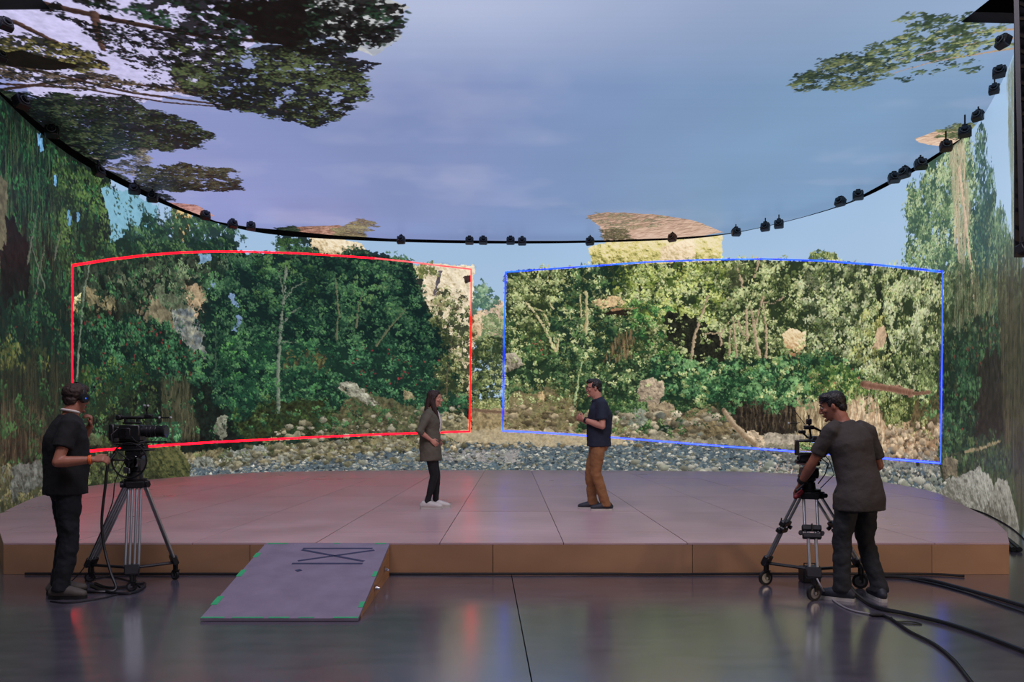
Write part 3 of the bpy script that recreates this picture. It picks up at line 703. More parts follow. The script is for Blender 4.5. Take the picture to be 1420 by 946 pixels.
    K.leaves([(1352, 190), (1366, 175), (1378, 260), (1378, 400), (1350, 400)], (38, 66, 62), (66, 98, 80), (120, 146, 112), dens=0.7, R=13, size=4, under=0.55, sy=1.9)
    K.leaves([(1379, 310), (1386, 290), (1396, 320), (1402, 350), (1402, 400), (1378, 400)], (54, 80, 62), (90, 118, 88), (136, 158, 120), dens=0.9, R=14, size=4, under=0.8, sy=1.9)
    K.streaks([(1396, 90), (1406, 60), (1412, 300), (1404, 340), (1400, 220)], [(84, 104, 84), (150, 144, 116), (110, 124, 100)], 500, 60, 2)
    K.fill([(1306, 440), (1500, 440), (1600, 760), (1400, 740), (1306, 660)], (66, 76, 54), rag=30, var=0.4, col2=(44, 50, 40))
    K.leaves([(1306, 378), (1395, 370), (1400, 500), (1306, 500)], (50, 66, 44), (92, 108, 76), (156, 164, 118), dens=0.85, R=16, size=4, under=0.6, sy=1.8)
    K.streaks([(1325, 380), (1400, 380), (1400, 480), (1320, 480)], [(150, 140, 110), (100, 114, 84), (60, 72, 52), (120, 122, 92)], 420, 60, 2)
    K.leaves([(1306, 470), (1390, 430), (1400, 560), (1380, 640), (1306, 640)], (24, 42, 34), (44, 76, 54), (84, 120, 80), dens=0.8, R=17, size=4, under=0.75, sy=1.4, flowers=((120, 56, 50), 0.025))
    K.fill([(1362, 500), (1396, 480), (1404, 600), (1384, 615), (1352, 600)], (38, 32, 30), rag=20, var=0.4)
    K.streaks([(1384, 380), (1440, 360), (1460, 760), (1396, 700)], [(72, 66, 52), (52, 49, 40), (90, 82, 64), (36, 36, 30)], 2600, 110, 2)
    K.fill([(1306, 632), (1400, 615), (1410, 700), (1306, 660)], (76, 82, 56), rag=10, var=0.5, col2=(48, 56, 40))
    K.leaves([(1306, 600), (1390, 600), (1395, 665), (1306, 650)], (34, 48, 34), (60, 82, 52), (104, 124, 80), dens=0.5, R=14, size=4, under=0.2)
    K.stroke([(1338, 628), (1360, 622), (1388, 612)], 2.4, (140, 126, 96), (160, 146, 112))
    K.rock([(1307, 650), (1312, 632), (1326, 640), (1328, 662), (1308, 664)], (120, 110, 90), rag=5)
    K.rock([(1300, 684), (1322, 662), (1342, 656), (1358, 648), (1374, 666), (1388, 712), (1360, 720)], (140, 138, 128), (98, 96, 86), (172, 170, 160), rag=3)
    K.rock([(1364, 710), (1384, 664), (1396, 666), (1412, 720), (1414, 760), (1385, 735)], (130, 127, 118), (84, 80, 70), (160, 156, 146), rag=3)
    # loose stones on the banks
    st = [(176, 164, 138), (140, 130, 106), (104, 96, 76), (198, 186, 160), (120, 122, 110)]
    K.pebbles([(702, 560), (800, 565), (806, 604), (702, 604)], 130, 2, 12, [(190, 172, 138), (150, 134, 104), (104, 92, 66)])
    K.pebbles([(835, 570), (930, 575), (1010, 570), (1030, 612), (835, 608)], 170, 2, 15, st)
    K.pebbles([(1190, 596), (1304, 585), (1304, 640), (1190, 630)], 220, 2, 12, [(222, 196, 162), (170, 144, 114), (112, 92, 70), (200, 176, 146)])
    K.pebbles([(400, 590), (640, 560), (650, 620), (270, 650)], 420, 2, 12, [(150, 144, 118), (112, 108, 82), (84, 84, 60), (176, 170, 148)])
    K.pebbles([(600, 598), (900, 596), (900, 620), (600, 624)], 240, 2, 9, [(206, 190, 158), (160, 144, 112), (124, 112, 86)])
    K.streaks([(1176, 556), (1214, 552), (1230, 610), (1180, 612)], [(236, 216, 184), (190, 160, 124), (150, 118, 90)], 160, 40, 3)
    # shade of the trees broken over the open ground and stones
    K.lift = 0.0
    K.dapple([(702, 500), (1306, 480), (1306, 612), (702, 606)], 0.6, 1.2, 7)
    K.dapple([(440, 520), (655, 560), (700, 600), (650, 640), (260, 650), (260, 600)], 0.55, 1.2, 7)
    K.dapple([(100, 380), (290, 380), (290, 500), (100, 500)], 0.55, 1.15, 10)
    K.dapple([(1306, 380), (1600, 380), (1600, 660), (1306, 660)], 0.5, 1.1, 12)
    K.dapple([(560, 366), (655, 366), (655, 600), (600, 600)], 0.82, 1.08, 8)
    K.dapple([(-300, 640), (230, 600), (230, 700), (-300, 760)], 0.6, 1.15, 9)
    K.warp(1.6, 7)
    # loose sprays over everything, so that stones and trunks sit among leaves
    K.leaves([(702, 384), (1000, 366), (1150, 366), (1304, 384), (1304, 560), (702, 560)], (34, 46, 28), (108, 124, 70), (206, 212, 152), dens=0.22, R=9, size=3, under=0, gap=0.3, lift=0.12)
    K.leaves([(800, 555), (1010, 556), (1010, 604), (800, 602)], (34, 58, 34), (72, 104, 60), (136, 160, 104), dens=0.3, R=8, size=3, under=0, gap=0.4)
    K.leaves([(1190, 560), (1304, 560), (1304, 610), (1240, 600)], (56, 68, 38), (108, 118, 68), (170, 174, 116), dens=0.2, R=8, size=3, under=0, gap=0.4)
    K.leaves([(104, 375), (560, 362), (600, 450), (640, 560), (520, 590), (300, 606), (104, 618)], (16, 38, 30), (42, 82, 56), (96, 140, 86), dens=0.2, R=9, size=3, under=0, gap=0.3)
    K.leaves([(604, 400), (652, 400), (652, 560), (604, 560)], (60, 66, 40), (120, 128, 80), (200, 200, 150), dens=0.2, R=7, size=2, under=0, gap=0.4)
    K.leaves([(90, 620), (300, 612), (640, 600), (640, 618), (300, 640), (90, 680)], (40, 50, 32), (84, 94, 58), (140, 144, 100), dens=0.2, R=8, size=3, under=0, gap=0.5)
    K.stroke([(1200, 534), (1220, 537), (1250, 542), (1266, 546)], 5.0, (110, 74, 58), (190, 150, 128), tap=-0.1)
    K.stroke([(1262, 546), (1290, 545)], 2.6, (100, 70, 54), (160, 122, 98), tap=0.3)
    K.stroke([(1005, 572), (1018, 590), (1036, 608), (1050, 618)], 4.6, (120, 98, 74), (206, 184, 154), tap=-0.2)
    K.fill([(612, 600), (700, 594), (780, 600), (872, 608), (860, 616), (640, 616)], (204, 188, 156), rag=8, var=0.25, col2=(158, 142, 112), alpha=0.75)
    # ---- the two tracking frames
    red = ((255, 2, 16), (255, 8, 28)); rk = ((255, 6, 6), (255, 16, 12))
    HD = 1.0
    K.line([(101, 628), (100, 500), (100, 369)], 4.0, red, 7)
    K.line([(100, 369), (150, 361), (200, 355), (250, 351), (300, 349.5), (350, 350), (400, 351.5), (450, 354), (520, 359)], 3.2, red, 7, 2)
    K.line([(520, 359), (560, 363), (600, 368), (652, 374)], 3.0, ((255, 60, 66), (255, 90, 96)), 2.0, 9)
    K.line([(653, 374), (653, 440)], 2.8, ((255, 70, 76), (235, 50, 60)), 1.8, 3)
    K.line([(653, 440), (652, 520), (651, 599)], 3.6, rk, 7, 3)
    K.line([(101, 628), (200, 620), (300, 613.5), (400, 608.5), (500, 604), (580, 601), (651, 599)], 3.6, red, 9, 4)
    bl = ((4, 16, 255), (34, 84, 255)); bl2 = ((6, 20, 255), (20, 44, 255))
    K.line([(701, 378), (800, 371), (900, 364), (980, 361), (1060, 360), (1140, 362.5), (1220, 368.5), (1307, 378)], 2.8, bl, 4, 5)
    K.line([(701, 378), (699, 450), (698, 520), (697, 597)], 3.4, bl, 4, 6)
    K.line([(697, 598), (760, 601), (860, 608), (960, 616), (1080, 625), (1200, 634), (1304, 643)], 3.2, bl2, 6, 7)
    K.line([(697, 598), (760, 601), (860, 608), (960, 616), (1080, 625), (1200, 634), (1304, 643)], 1.2, ((150, 200, 255), (110, 160, 255)), 1.2, 7)
    K.line([(1307, 378), (1306, 500), (1305, 570), (1304, 643)], 4.4, bl2, 5, 8)
    K.line([(1307, 378), (1306, 500), (1305, 570), (1304, 643)], 1.6, ((120, 170, 255), (70, 120, 255)), 1.2, 8)
    return K.P

def paint_ceiling():
    K = Canvas(CW, CH, ceil_tex)
    H, W = CH, CW
    xs = (np.arange(W) / CPPM + CX0)[None, :, None]; ys = (np.arange(H) / CPPM + CY0)[:, None, None]
    left = S((144, 151, 203)); mid = S((124, 142, 187)); right = S((122, 153, 188)); back = S((150, 160, 204))
    u = (xs + 8) / 16
    P = left + (mid - left) * np.clip(u / 0.45, 0, 1) + (right - mid) * np.clip((u - 0.45) / 0.35, 0, 1)
    near = np.clip((11.8 - ys) / 2.2, 0, 1) * (0.35 + 0.65 * np.exp(-((xs + 1.0) / 2.8) ** 2))
    P = P * (1 - 0.85 * near) + S((184, 194, 222)) * 0.85 * near
    P = P * (0.93 + 0.14 * fbm(H, W, 160, 3)[..., None])
    P = P * (1 + 0.025 * (vnoise(H, W, 4, 300) - 0.5))[..., None]
    cl = np.clip(fbm(H, W, 120, 4) * vnoise(H, W, 60, 300) * 3 - 0.95, 0, 1)[..., None]
    P = P + (S((190, 190, 215)) - P) * cl * 0.28
    K.P[:] = P
    wisp = [((520, 190), (660, 182), (665, 190), (530, 198)), ((350, 208), (470, 205), (480, 216), (360, 218)), ((860, 152), (890, 150), (895, 160), (862, 162)), ((600, 60), (760, 40), (820, 60), (640, 84)), ((900, 40), (1010, 60), (1000, 76), (900, 70))]
    # pale sheets of rock and bright sky behind the big tree
    K.fill([(0, 5), (330, -40), (430, 20), (300, 90), (260, 130), (160, 150), (60, 140), (-60, 60)], (202, 196, 234), rag=10, var=0.1, alpha=0.9)
    K.fill([(385, -20), (500, -20), (567, 10), (541, 26), (556, 50), (520, 78), (430, 40)], (186, 188, 190), rag=3, var=0.08)
    K.fill([(541, 26), (556, 50), (520, 78), (500, 60)], (168, 174, 186), rag=3, var=0.06)
    D = (12, 14, 14); M_ = (30, 40, 32); L = (74, 92, 60)
    # branches running to the left
    for b, w in [([(-40, 130), (120, 108), (300, 132), (420, 160)], 3), ([(-40, 80), (60, 100), (180, 128), (340, 150)], 4), ([(20, 30), (50, 45), (110, 75), (150, 90)], 4), ([(60, 5), (160, 28), (280, 50), (400, 60)], 5), ([(130, 18), (135, 45), (143, 70)], 4),
                 ([(-20, 115), (110, 122), (230, 142), (330, 150)], 3), ([(-20, 66), (60, 80), (150, 96)], 5)]:
        K.stroke(b, w, (34, 26, 24), (96, 70, 62), tap=0.4)
    K.leaves([(56, 14), (130, -20), (320, -60), (560, -60), (548, 40), (528, 62), (480, 72), (420, 70), (330, 70), (240, 62), (150, 40)], D, (14, 20, 18), (36, 66, 46), dens=1.0, R=11, size=4, under=0.72, gap=0.2)
    K.leaves([(90, 22), (200, 40), (260, 70), (250, 100), (190, 100), (140, 70)], D, (18, 20, 20), (36, 50, 40), dens=0.9, R=9, size=3, under=0.5, gap=0.25)
    K.fill([(300, 8), (430, -10), (436, 50), (405, 70), (350, 50)], (14, 12, 12), rag=16, var=0.3)
    K.leaves([(270, -10), (470, -20), (460, 70), (400, 80), (300, 60)], (8, 8, 8), (14, 18, 16), (30, 52, 38), dens=0.5, R=12, size=4, under=0.0, gap=0.2)
    K.leaves([(230, 60), (330, 70), (440, 60), (530, 92), (512, 104), (505, 130), (495, 150), (440, 178), (380, 160), (300, 150), (240, 120)], D, (24, 30, 24), (84, 96, 62), dens=1.3, R=10, size=3, under=0.86, gap=0.06)
    K.leaves([(440, 0), (545, 30), (546, 60), (480, 64), (430, 40)], (6, 8, 10), (14, 16, 16), (36, 48, 38), dens=1.0, R=10, size=4, under=0.35, gap=0.3)
    K.leaves([(-40, 50), (80, 56), (150, 78), (150, 96), (60, 94), (-40, 86)], (20, 22, 14), (60, 58, 34), (140, 132, 80), dens=0.9, R=9, size=3, under=0.75)
    K.fill([(-40, 72), (30, 72), (110, 92), (60, 96), (-40, 86)], (18, 14, 12), rag=5)
    K.leaves([(-30, 90), (120, 100), (230, 110), (300, 130), (200, 126), (60, 116), (-30, 110)], (22, 22, 22), (44, 40, 36), (104, 90, 74), dens=0.9, R=8, size=3, under=0.7, gap=0.15)
    K.leaves([(30, 134), (130, 128), (190, 140), (240, 160), (290, 185), (280, 205), (200, 212), (150, 220), (120, 236), (60, 200)], D, (22, 34, 28), (74, 84, 58), dens=1.6, R=9, size=3, under=0.94, gap=0.0)
    K.leaves([(-20, 120), (60, 128), (130, 225), (190, 262), (120, 240), (40, 170)], D, (22, 34, 28), (60, 72, 52), dens=1.4, R=9, size=3, under=0.9)
    K.leaves([(130, 215), (200, 205), (215, 225), (190, 245), (150, 240)], (40, 38, 38), (90, 84, 80), (150, 140, 124), dens=1.2, R=7, size=2, under=0.4, gap=0.3)
    K.leaves([(198, 234), (250, 228), (332, 234), (328, 250), (335, 262), (250, 266), (180, 268)], (16, 16, 20), (40, 42, 36), (86, 84, 60), dens=2.0, R=5, size=2, under=0.8, gap=0.1)
    K.leaves([(150, 240), (240, 262), (240, 280), (190, 270)], (20, 20, 26), (38, 42, 44), (66, 70, 60), dens=2.0, R=5, size=2, under=0.6, gap=0.3)
    K.rock([(212, 279), (272, 284), (298, 300), (250, 300), (225, 292)], (178, 128, 122), (120, 84, 80), (210, 160, 150), rag=3)
    # mesas carried over the edge
    K.rock([(395, 322), (402, 315), (470, 312), (490, 322), (512, 330), (420, 332)], (172, 128, 112), (112, 78, 66), (206, 166, 146), rag=2)
    K.leaves([(462, 316), (500, 304), (526, 309), (510, 320), (505, 332), (462, 330)], (70, 60, 56), (120, 108, 86), (160, 150, 110), dens=3, R=4, size=2, under=0.4)
    K.leaves([(386, 316), (412, 314), (410, 326), (388, 322)], (20, 28, 26), (40, 54, 44), (70, 80, 60), dens=3, R=4, size=2)
    K.rock([(812, 299), (842, 294), (905, 297), (960, 305), (1003, 322), (940, 333), (838, 338), (832, 314)], (196, 162, 142), (136, 108, 92), (222, 192, 172), rag=3)
    K.leaves([(812, 300), (842, 292), (880, 300), (940, 302), (920, 312), (850, 322), (830, 310)], (84, 84, 70), (120, 116, 92), (170, 156, 124), dens=1.0, R=4, size=2, under=0.0, gap=0.5)
    K.leaves([(835, 318), (870, 318), (878, 334), (838, 335)], (60, 58, 46), (90, 84, 64), (130, 120, 90), dens=2, R=4, size=2, under=0.4)
    K.rock([(1268, 192), (1300, 181), (1346, 176), (1340, 196), (1310, 204), (1276, 198)], (216, 182, 158), (160, 124, 104), (236, 208, 186), rag=2)
    K.leaves([(1304, 180), (1350, 170), (1346, 192), (1320, 190)], (70, 80, 56), (112, 120, 84), (150, 156, 112), dens=2, R=5, size=2, under=0.5)
    # olive spray on the right
    for b in [[(1410, 66), (1300, 84), (1230, 104)], [(1410, 40), (1330, 48), (1270, 56)], [(1410, 52), (1340, 62), (1240, 84)]]:
        K.stroke(b, 2.0, (150, 128, 104), (190, 160, 130))
    g = ((42, 58, 38), (88, 104, 66), (166, 172, 120))
    K.leaves([(1250, 22), (1290, 14), (1350, 22), (1400, 32), (1390, 50), (1310, 54), (1240, 52), (1262, 34)], *g, dens=1.2, R=8, size=3, under=0.4, gap=0.25)
    K.leaves([(1200, 56), (1280, 46), (1390, 50), (1400, 66), (1330, 80), (1240, 92), (1150, 96), (1200, 78)], *g, dens=1.2, R=8, size=3, under=0.45, gap=0.2)
    K.leaves([(1088, 106), (1130, 100), (1160, 78), (1240, 80), (1230, 104), (1190, 124), (1120, 130), (1100, 118)], (26, 40, 32), (56, 72, 50), (116, 124, 82), dens=1.5, R=8, size=3, under=0.5, gap=0.12)
    K.leaves([(1230, 100), (1300, 84), (1365, 84), (1350, 96), (1260, 116)], (26, 44, 38), (56, 78, 58), (110, 126, 84), dens=0.8, R=7, size=3, under=0.15, gap=0.4)
    return K.P

WALL_IMG = to_image('led_wall_picture', paint_wall())
CEIL_IMG = to_image('led_ceiling_picture', paint_ceiling())

def screen_mat(name, img, gain, rough=0.45):
    m = bpy.data.materials.new(name); m.use_nodes = True
    nt = m.node_tree; b = nt.nodes['Principled BSDF']
    t = nt.nodes.new('ShaderNodeTexImage'); t.image = img; t.extension = 'EXTEND'
    uv = nt.nodes.new('ShaderNodeUVMap'); uv.uv_map = 'UVMap'
    nt.links.new(uv.outputs[0], t.inputs[0])
    b.inputs['Base Color'].default_value = (0.012, 0.012, 0.014, 1)
    b.inputs['Roughness'].default_value = rough
    nt.links.new(t.outputs['Color'], b.inputs['Emission Color'])
    b.inputs['Specular IOR Level'].default_value = 0.12
    b.inputs['Emission Strength'].default_value = gain
    return m
# ------------------------------------------------------------------ materials
mat('black_metal', (24, 24, 27), 0.5, 0.3, 0.3, 30)
mat('matte_black', (14, 14, 15), 0.85, 0, 0.3, 8)
mat('black_plastic', (26, 27, 30), 0.4, 0, 0.2, 20)
mat('grey_plastic', (88, 92, 96), 0.5, 0, 0.2, 20)
mat('rubber', (20, 20, 22), 0.6, 0, 0.2, 15)
mat('aluminium', (176, 180, 184), 0.32, 0.85, 0.08, 20, stretch=(1, 1, 0.1))
mat('steel', (150, 152, 156), 0.3, 0.9, 0.1, 20)
mat('ply_edge', (172, 122, 78), 0.6, 0, 0.22, 3.0, 0.1, 40, stretch=(1, 1, 12))
mat('ply_dark', (112, 84, 58), 0.65, 0, 0.25, 5, 0.1, 40, stretch=(1, 1, 8))
mat('black_cloth', (10, 11, 12), 0.9, 0, 0.3, 6)

def floor_material():
    m = bpy.data.materials.new('polished_concrete'); m.use_nodes = True
    nt = m.node_tree; b = nt.nodes['Principled BSDF']
    tc = nt.nodes.new('ShaderNodeTexCoord')
    n1 = nt.nodes.new('ShaderNodeTexNoise'); n1.inputs['Scale'].default_value = 0.55; n1.inputs['Detail'].default_value = 6
    n2 = nt.nodes.new('ShaderNodeTexNoise'); n2.inputs['Scale'].default_value = 9; n2.inputs['Detail'].default_value = 8
    mp = nt.nodes.new('ShaderNodeMapping'); mp.inputs['Scale'].default_value = (0.35, 1.0, 1)
    nt.links.new(tc.outputs['Object'], mp.inputs[0])
    nt.links.new(tc.outputs['Object'], n1.inputs['Vector']); nt.links.new(mp.outputs[0], n2.inputs['Vector'])
    mx = nt.nodes.new('ShaderNodeMath'); mx.operation = 'MULTIPLY_ADD'; mx.inputs[1].default_value = 0.6
    nt.links.new(n1.outputs['Fac'], mx.inputs[0]); 
    m2 = nt.nodes.new('ShaderNodeMath'); m2.operation = 'MULTIPLY'; m2.inputs[1].default_value = 0.4
    nt.links.new(n2.outputs['Fac'], m2.inputs[0]); nt.links.new(m2.outputs[0], mx.inputs[2])
    cr = nt.nodes.new('ShaderNodeValToRGB')
    cr.color_ramp.elements[0].position = 0.35; cr.color_ramp.elements[1].position = 0.68
    cr.color_ramp.elements[0].color = (*S((62, 59, 72)), 1); cr.color_ramp.elements[1].color = (*S((98, 93, 104)), 1)
    nt.links.new(mx.outputs[0], cr.inputs[0]); nt.links.new(cr.outputs[0], b.inputs['Base Color'])
    rr = nt.nodes.new('ShaderNodeMapRange'); rr.inputs['To Min'].default_value = 0.15; rr.inputs['To Max'].default_value = 0.25
    nt.links.new(mx.outputs[0], rr.inputs['Value']); nt.links.new(rr.outputs[0], b.inputs['Roughness'])
    b.inputs['Specular IOR Level'].default_value = 1.0
    b.inputs['Coat Weight'].default_value = 0.8; b.inputs['Coat Roughness'].default_value = 0.17; b.inputs['Coat IOR'].default_value = 1.6
    bp = nt.nodes.new('ShaderNodeBump'); bp.inputs['Strength'].default_value = 0.04; bp.inputs['Distance'].default_value = 0.01
    nt.links.new(n2.outputs['Fac'], bp.inputs['Height']); nt.links.new(bp.outputs[0], b.inputs['Normal'])
    return m

def deck_material(name, ca, cb, rmin=0.3, rmax=0.5, world=False):
    m = bpy.data.materials.new(name); m.use_nodes = True
    nt = m.node_tree; b = nt.nodes['Principled BSDF']
    tc = nt.nodes.new('ShaderNodeTexCoord')
    n1 = nt.nodes.new('ShaderNodeTexNoise'); n1.inputs['Scale'].default_value = 1.1; n1.inputs['Detail'].default_value = 7
    mp = nt.nodes.new('ShaderNodeMapping'); mp.inputs['Scale'].default_value = (0.6, 6.0, 1)
    n2 = nt.nodes.new('ShaderNodeTexNoise'); n2.inputs['Scale'].default_value = 3; n2.inputs['Detail'].default_value = 6
    nt.links.new(tc.outputs['Object'], mp.inputs[0]); nt.links.new(mp.outputs[0], n2.inputs['Vector']); nt.links.new(tc.outputs['Object'], n1.inputs['Vector'])
    oi = nt.nodes.new('ShaderNodeObjectInfo')
    a = nt.nodes.new('ShaderNodeMath'); a.operation = 'MULTIPLY_ADD'; a.inputs[1].default_value = 0.55
    nt.links.new(n1.outputs['Fac'], a.inputs[0])
    c = nt.nodes.new('ShaderNodeMath'); c.operation = 'MULTIPLY_ADD'; c.inputs[1].default_value = 0.4; c.inputs[2].default_value = -0.07
    nt.links.new(n2.outputs['Fac'], c.inputs[0]); nt.links.new(c.outputs[0], a.inputs[2])
    d = nt.nodes.new('ShaderNodeMath'); d.operation = 'MULTIPLY_ADD'; d.inputs[1].default_value = 0.14
    nt.links.new(oi.outputs['Random'], d.inputs[0]); nt.links.new(a.outputs[0], d.inputs[2])
    cr = nt.nodes.new('ShaderNodeValToRGB'); cr.color_ramp.elements[0].position = 0.3; cr.color_ramp.elements[1].position = 0.7
    cr.color_ramp.elements[0].color = (*S(ca), 1); cr.color_ramp.elements[1].color = (*S(cb), 1)
    nt.links.new(d.outputs[0], cr.inputs[0]); nt.links.new(cr.outputs[0], b.inputs['Base Color'])
    rr = nt.nodes.new('ShaderNodeMapRange'); rr.inputs['To Min'].default_value = rmin; rr.inputs['To Max'].default_value = rmax
    nt.links.new(n1.outputs['Fac'], rr.inputs['Value']); nt.links.new(rr.outputs[0], b.inputs['Roughness'])
    return m

# ------------------------------------------------------------------ the studio: floor, dark shell
FLOOR_M = floor_material()
def flat(poly, z, name, m):
    b = MB(); b.face([b._p((x, y, z)) for x, y in poly]); o = b.build(name, m, smooth=False, fix=False)
    return tag(o, kind='structure')
fl = MB()
crackx = lambda y: 0.11 - (y - 4.27) * 0.038
fl.box((-8.0 + 0.07, 9.0, -0.1), (16.0, 34.0, 0.2)); 
fl.v = []; fl.f = []; fl.mi = []
# two pours of concrete that meet in the open joint in front of the stage
xa, xb = crackx(-8), crackx(26)
fl.prism([(-16, -8), (xa - 0.004, -8), (xb - 0.004, 26), (-16, 26)], -0.2, 0)
fl.prism([(xa + 0.004, -8), (16, -8), (16, 26), (xb + 0.004, 26)], -0.2, 0)
fl.prism([(-16, -8), (16, -8), (16, 26), (-16, 26)], -0.3, -0.204)
tag(fl.build('floor', FLOOR_M, smooth=False), kind='structure')
w = MB(); w.box((0, 24.2, 5), (24, 0.2, 10)); tag(w.build('wall_back', MATS['matte_black'], smooth=False), kind='structure')
w = MB(); w.box((-12.2, 14, 5), (0.2, 20.2, 10)); tag(w.build('wall_left', MATS['matte_black'], smooth=False), kind='structure')
w = MB(); w.box((12.2, 14, 5), (0.2, 20.2, 10)); tag(w.build('wall_right', MATS['matte_black'], smooth=False), kind='structure')
w = MB(); w.box((0, 14, 10.1), (24.6, 20.6, 0.2)); tag(w.build('ceiling', MATS['matte_black'], smooth=False), kind='structure')

# ------------------------------------------------------------------ curved LED wall
lw = thing('video_wall', 'huge curved LED wall showing a wooded riverbank with red and blue frame outlines', 'video wall', (0, 14, 0))
b = MB(); n = len(WALL)
for x, y in WALL:
    b._p((x, y - 14, 0.02)); b._p((x, y - 14, WALL_TOP))
for k in range(n - 1):
    b.face((2 * k, 2 * k + 1, 2 * k + 3, 2 * k + 2))
scr = b.build('screen', screen_mat('led_wall_screen', WALL_IMG, WALL_GAIN), lw, fix=False, angle=60)
uv = scr.data.uv_layers.new(name='UVMap')
for p in scr.data.polygons:
    for li in p.loop_indices:
        vi = scr.data.loops[li].vertex_index
        uv.data[li].uv = (WS[vi // 2] / WLEN, 0.003 if vi % 2 == 0 else 1.0)
# cabinets behind the picture face: one per metre or so
def offset(P, d):
    t = np.gradient(P, axis=0); t /= np.hypot(t[:, 0], t[:, 1])[:, None]
    return P + np.stack([-t[:, 1], t[:, 0]], 1) * d
OUT1, OUT2 = offset(WALL, 0.02), offset(WALL, 0.16)
b = MB()
for k in range(0, n - 1):
    q = [(OUT1[k][0], OUT1[k][1] - 14), (OUT1[k + 1][0], OUT1[k + 1][1] - 14), (OUT2[k + 1][0], OUT2[k + 1][1] - 14), (OUT2[k][0], OUT2[k][1] - 14)]
    b.prism(q, 0.0, WALL_TOP + 0.004)
b.build('cabinet_back', MATS['matte_black'], lw, smooth=False)

# ------------------------------------------------------------------ LED ceiling
def cpt(x, y):
    d = (CEIL_Z - EYE) * F / (HY - y); return ((x - CX) / F * d, d)
EDGE = [(-60, 50), (-20, 103), (0, 127), (60, 176), (100, 206), (150, 237), (200, 264), (250, 288), (300, 307), (345, 315), (390, 319), (460, 326), (540, 331), (620, 333), (700, 334), (780, 334), (850, 333), (930, 330),
        (1000, 325), (1040, 318.5), (1080, 309.5), (1115, 300.5), (1150, 290), (1180, 279), (1215, 260), (1250, 241), (1285, 222), (1320, 200), (1342, 186), (1364, 176), (1392, 152), (1412, 120), (1420, 33)]
CP = [cpt(*q) for q in EDGE]
CP += [cpt(*q) for q in [(1332, 31), (1374, -2), (1420, -40), (1420, -62), (0, -62), (30, -40), (58, -1), (70, 13), (-30, 14)]]
lc = thing('video_ceiling', 'overhead LED ceiling showing pale blue sky with stretched tree branches and rock tops', 'video ceiling', (0, 14, CEIL_Z))
b = MB(); b.face([b._p((x, y - 14, 0)) for x, y in CP][::-1])
cs = b.build('screen', screen_mat('led_ceiling_screen', CEIL_IMG, CEIL_GAIN), lc, smooth=False, fix=False)
uv = cs.data.uv_layers.new(name='UVMap')
for p in cs.data.polygons:
    for li in p.loop_indices:
        co = cs.data.vertices[cs.data.loops[li].vertex_index].co
        uv.data[li].uv = ((co.x - CX0) / (CX1 - CX0), (co.y + 14 - CY0) / (CY1 - CY0))
b = MB(); b.prism([(x, y - 14) for x, y in CP], 0.012, 0.14)
b.build('cabinet_back', MATS['matte_black'], lc, smooth=False)

# ------------------------------------------------------------------ stage
ST = 0.307
stg = thing('stage_platform', 'low rounded plywood stage with a pinkish deck filling the floor before the video wall', 'stage', (0, 7.34, 0))
def deck(x, y): return on_plane(x, y, ST)
OUTL = [(-4.93, 7.34), (-5.6, 8.27), deck(0, 712.5), deck(30, 698), deck(60, 687), deck(125, 674), deck(220, 664), deck(350, 655.5), deck(480, 652.8), deck(600, 652.2), (0, 19.85), deck(850, 652.6), deck(1000, 653.8), deck(1100, 657), deck(1200, 665),
        deck(1255, 674), deck(1300, 684), deck(1345, 705), deck(1380, 723), deck(1396, 738), (4.82, 7.34)]
OUTL = [OUTL[0], OUTL[1]] + [tuple(p) for p in catmull(OUTL[2:-2], 3)] + [OUTL[-2], OUTL[-1]]
DECK_M = deck_material('deck_ply', (176, 146, 150), (212, 180, 180), 0.22, 0.4)
def clip(poly, ax, lim, sgn):
    out = []; n = len(poly)
    for i in range(n):
        a, c = poly[i], poly[(i + 1) % n]
        ia = sgn * (a[ax] - lim) <= 0; ic = sgn * (c[ax] - lim) <= 0
        if ia: out.append(a)
        if ia != ic:
            t = (lim - a[ax]) / (c[ax] - a[ax]); out.append((a[0] + (c[0] - a[0]) * t, a[1] + (c[1] - a[1]) * t))
    return out
GAP = 0.004
rows = [7.3, 8.1, 10.1, 12.3, 14.5, 16.7, 18.9, 21]
for r in range(len(rows) - 1):
    off = -0.7
    for k in range(-8, 9):
        x0 = off + 1.2 * k; x1 = x0 + 1.2
        pl = list(OUTL)
        for ax, lim, sg in ((0, x1 - GAP, 1), (0, x0 + GAP, -1), (1, rows[r + 1] - GAP, 1), (1, rows[r] + GAP, -1)):
            pl = clip(pl, ax, lim, sg)
            if len(pl) < 3: break
        if len(pl) < 3: continue
        A = abs(sum(pl[i][0] * pl[(i + 1) % len(pl)][1] - pl[(i + 1) % len(pl)][0] * pl[i][1] for i in range(len(pl)))) / 2
        if A < 0.01: continue
        mb = MB(); mb.prism([(x, y - 7.34) for x, y in pl], ST - 0.018, ST + random.Random(r * 31 + k).uniform(-0.0015, 0.001))
        mb.build('deck_panel', DECK_M, stg, smooth=False)
inner = [(x * 0.985, y * 0.985 + 0.2 - 7.34) for x, y in OUTL]
mb = MB(); mb.prism(inner, 0.0, ST - 0.03); mb.build('frame', MATS['ply_dark'], stg, smooth=False)
FRONT_M = deck_material('front_ply', (150, 114, 84), (182, 140, 104), 0.5, 0.7)
cuts = [-4.93, -2.54, -0.185, 1.75, 4.07, 4.82]
for a, c in zip(cuts, cuts[1:]):
    mb = MB(); mb.box(((a + c) / 2, 0.009, (ST - 0.02) / 2 + 0.001), (c - a - 0.006, 0.018, ST - 0.022)); mb.build('front_panel', FRONT_M, stg, smooth=False)
m_ = len(OUTL)
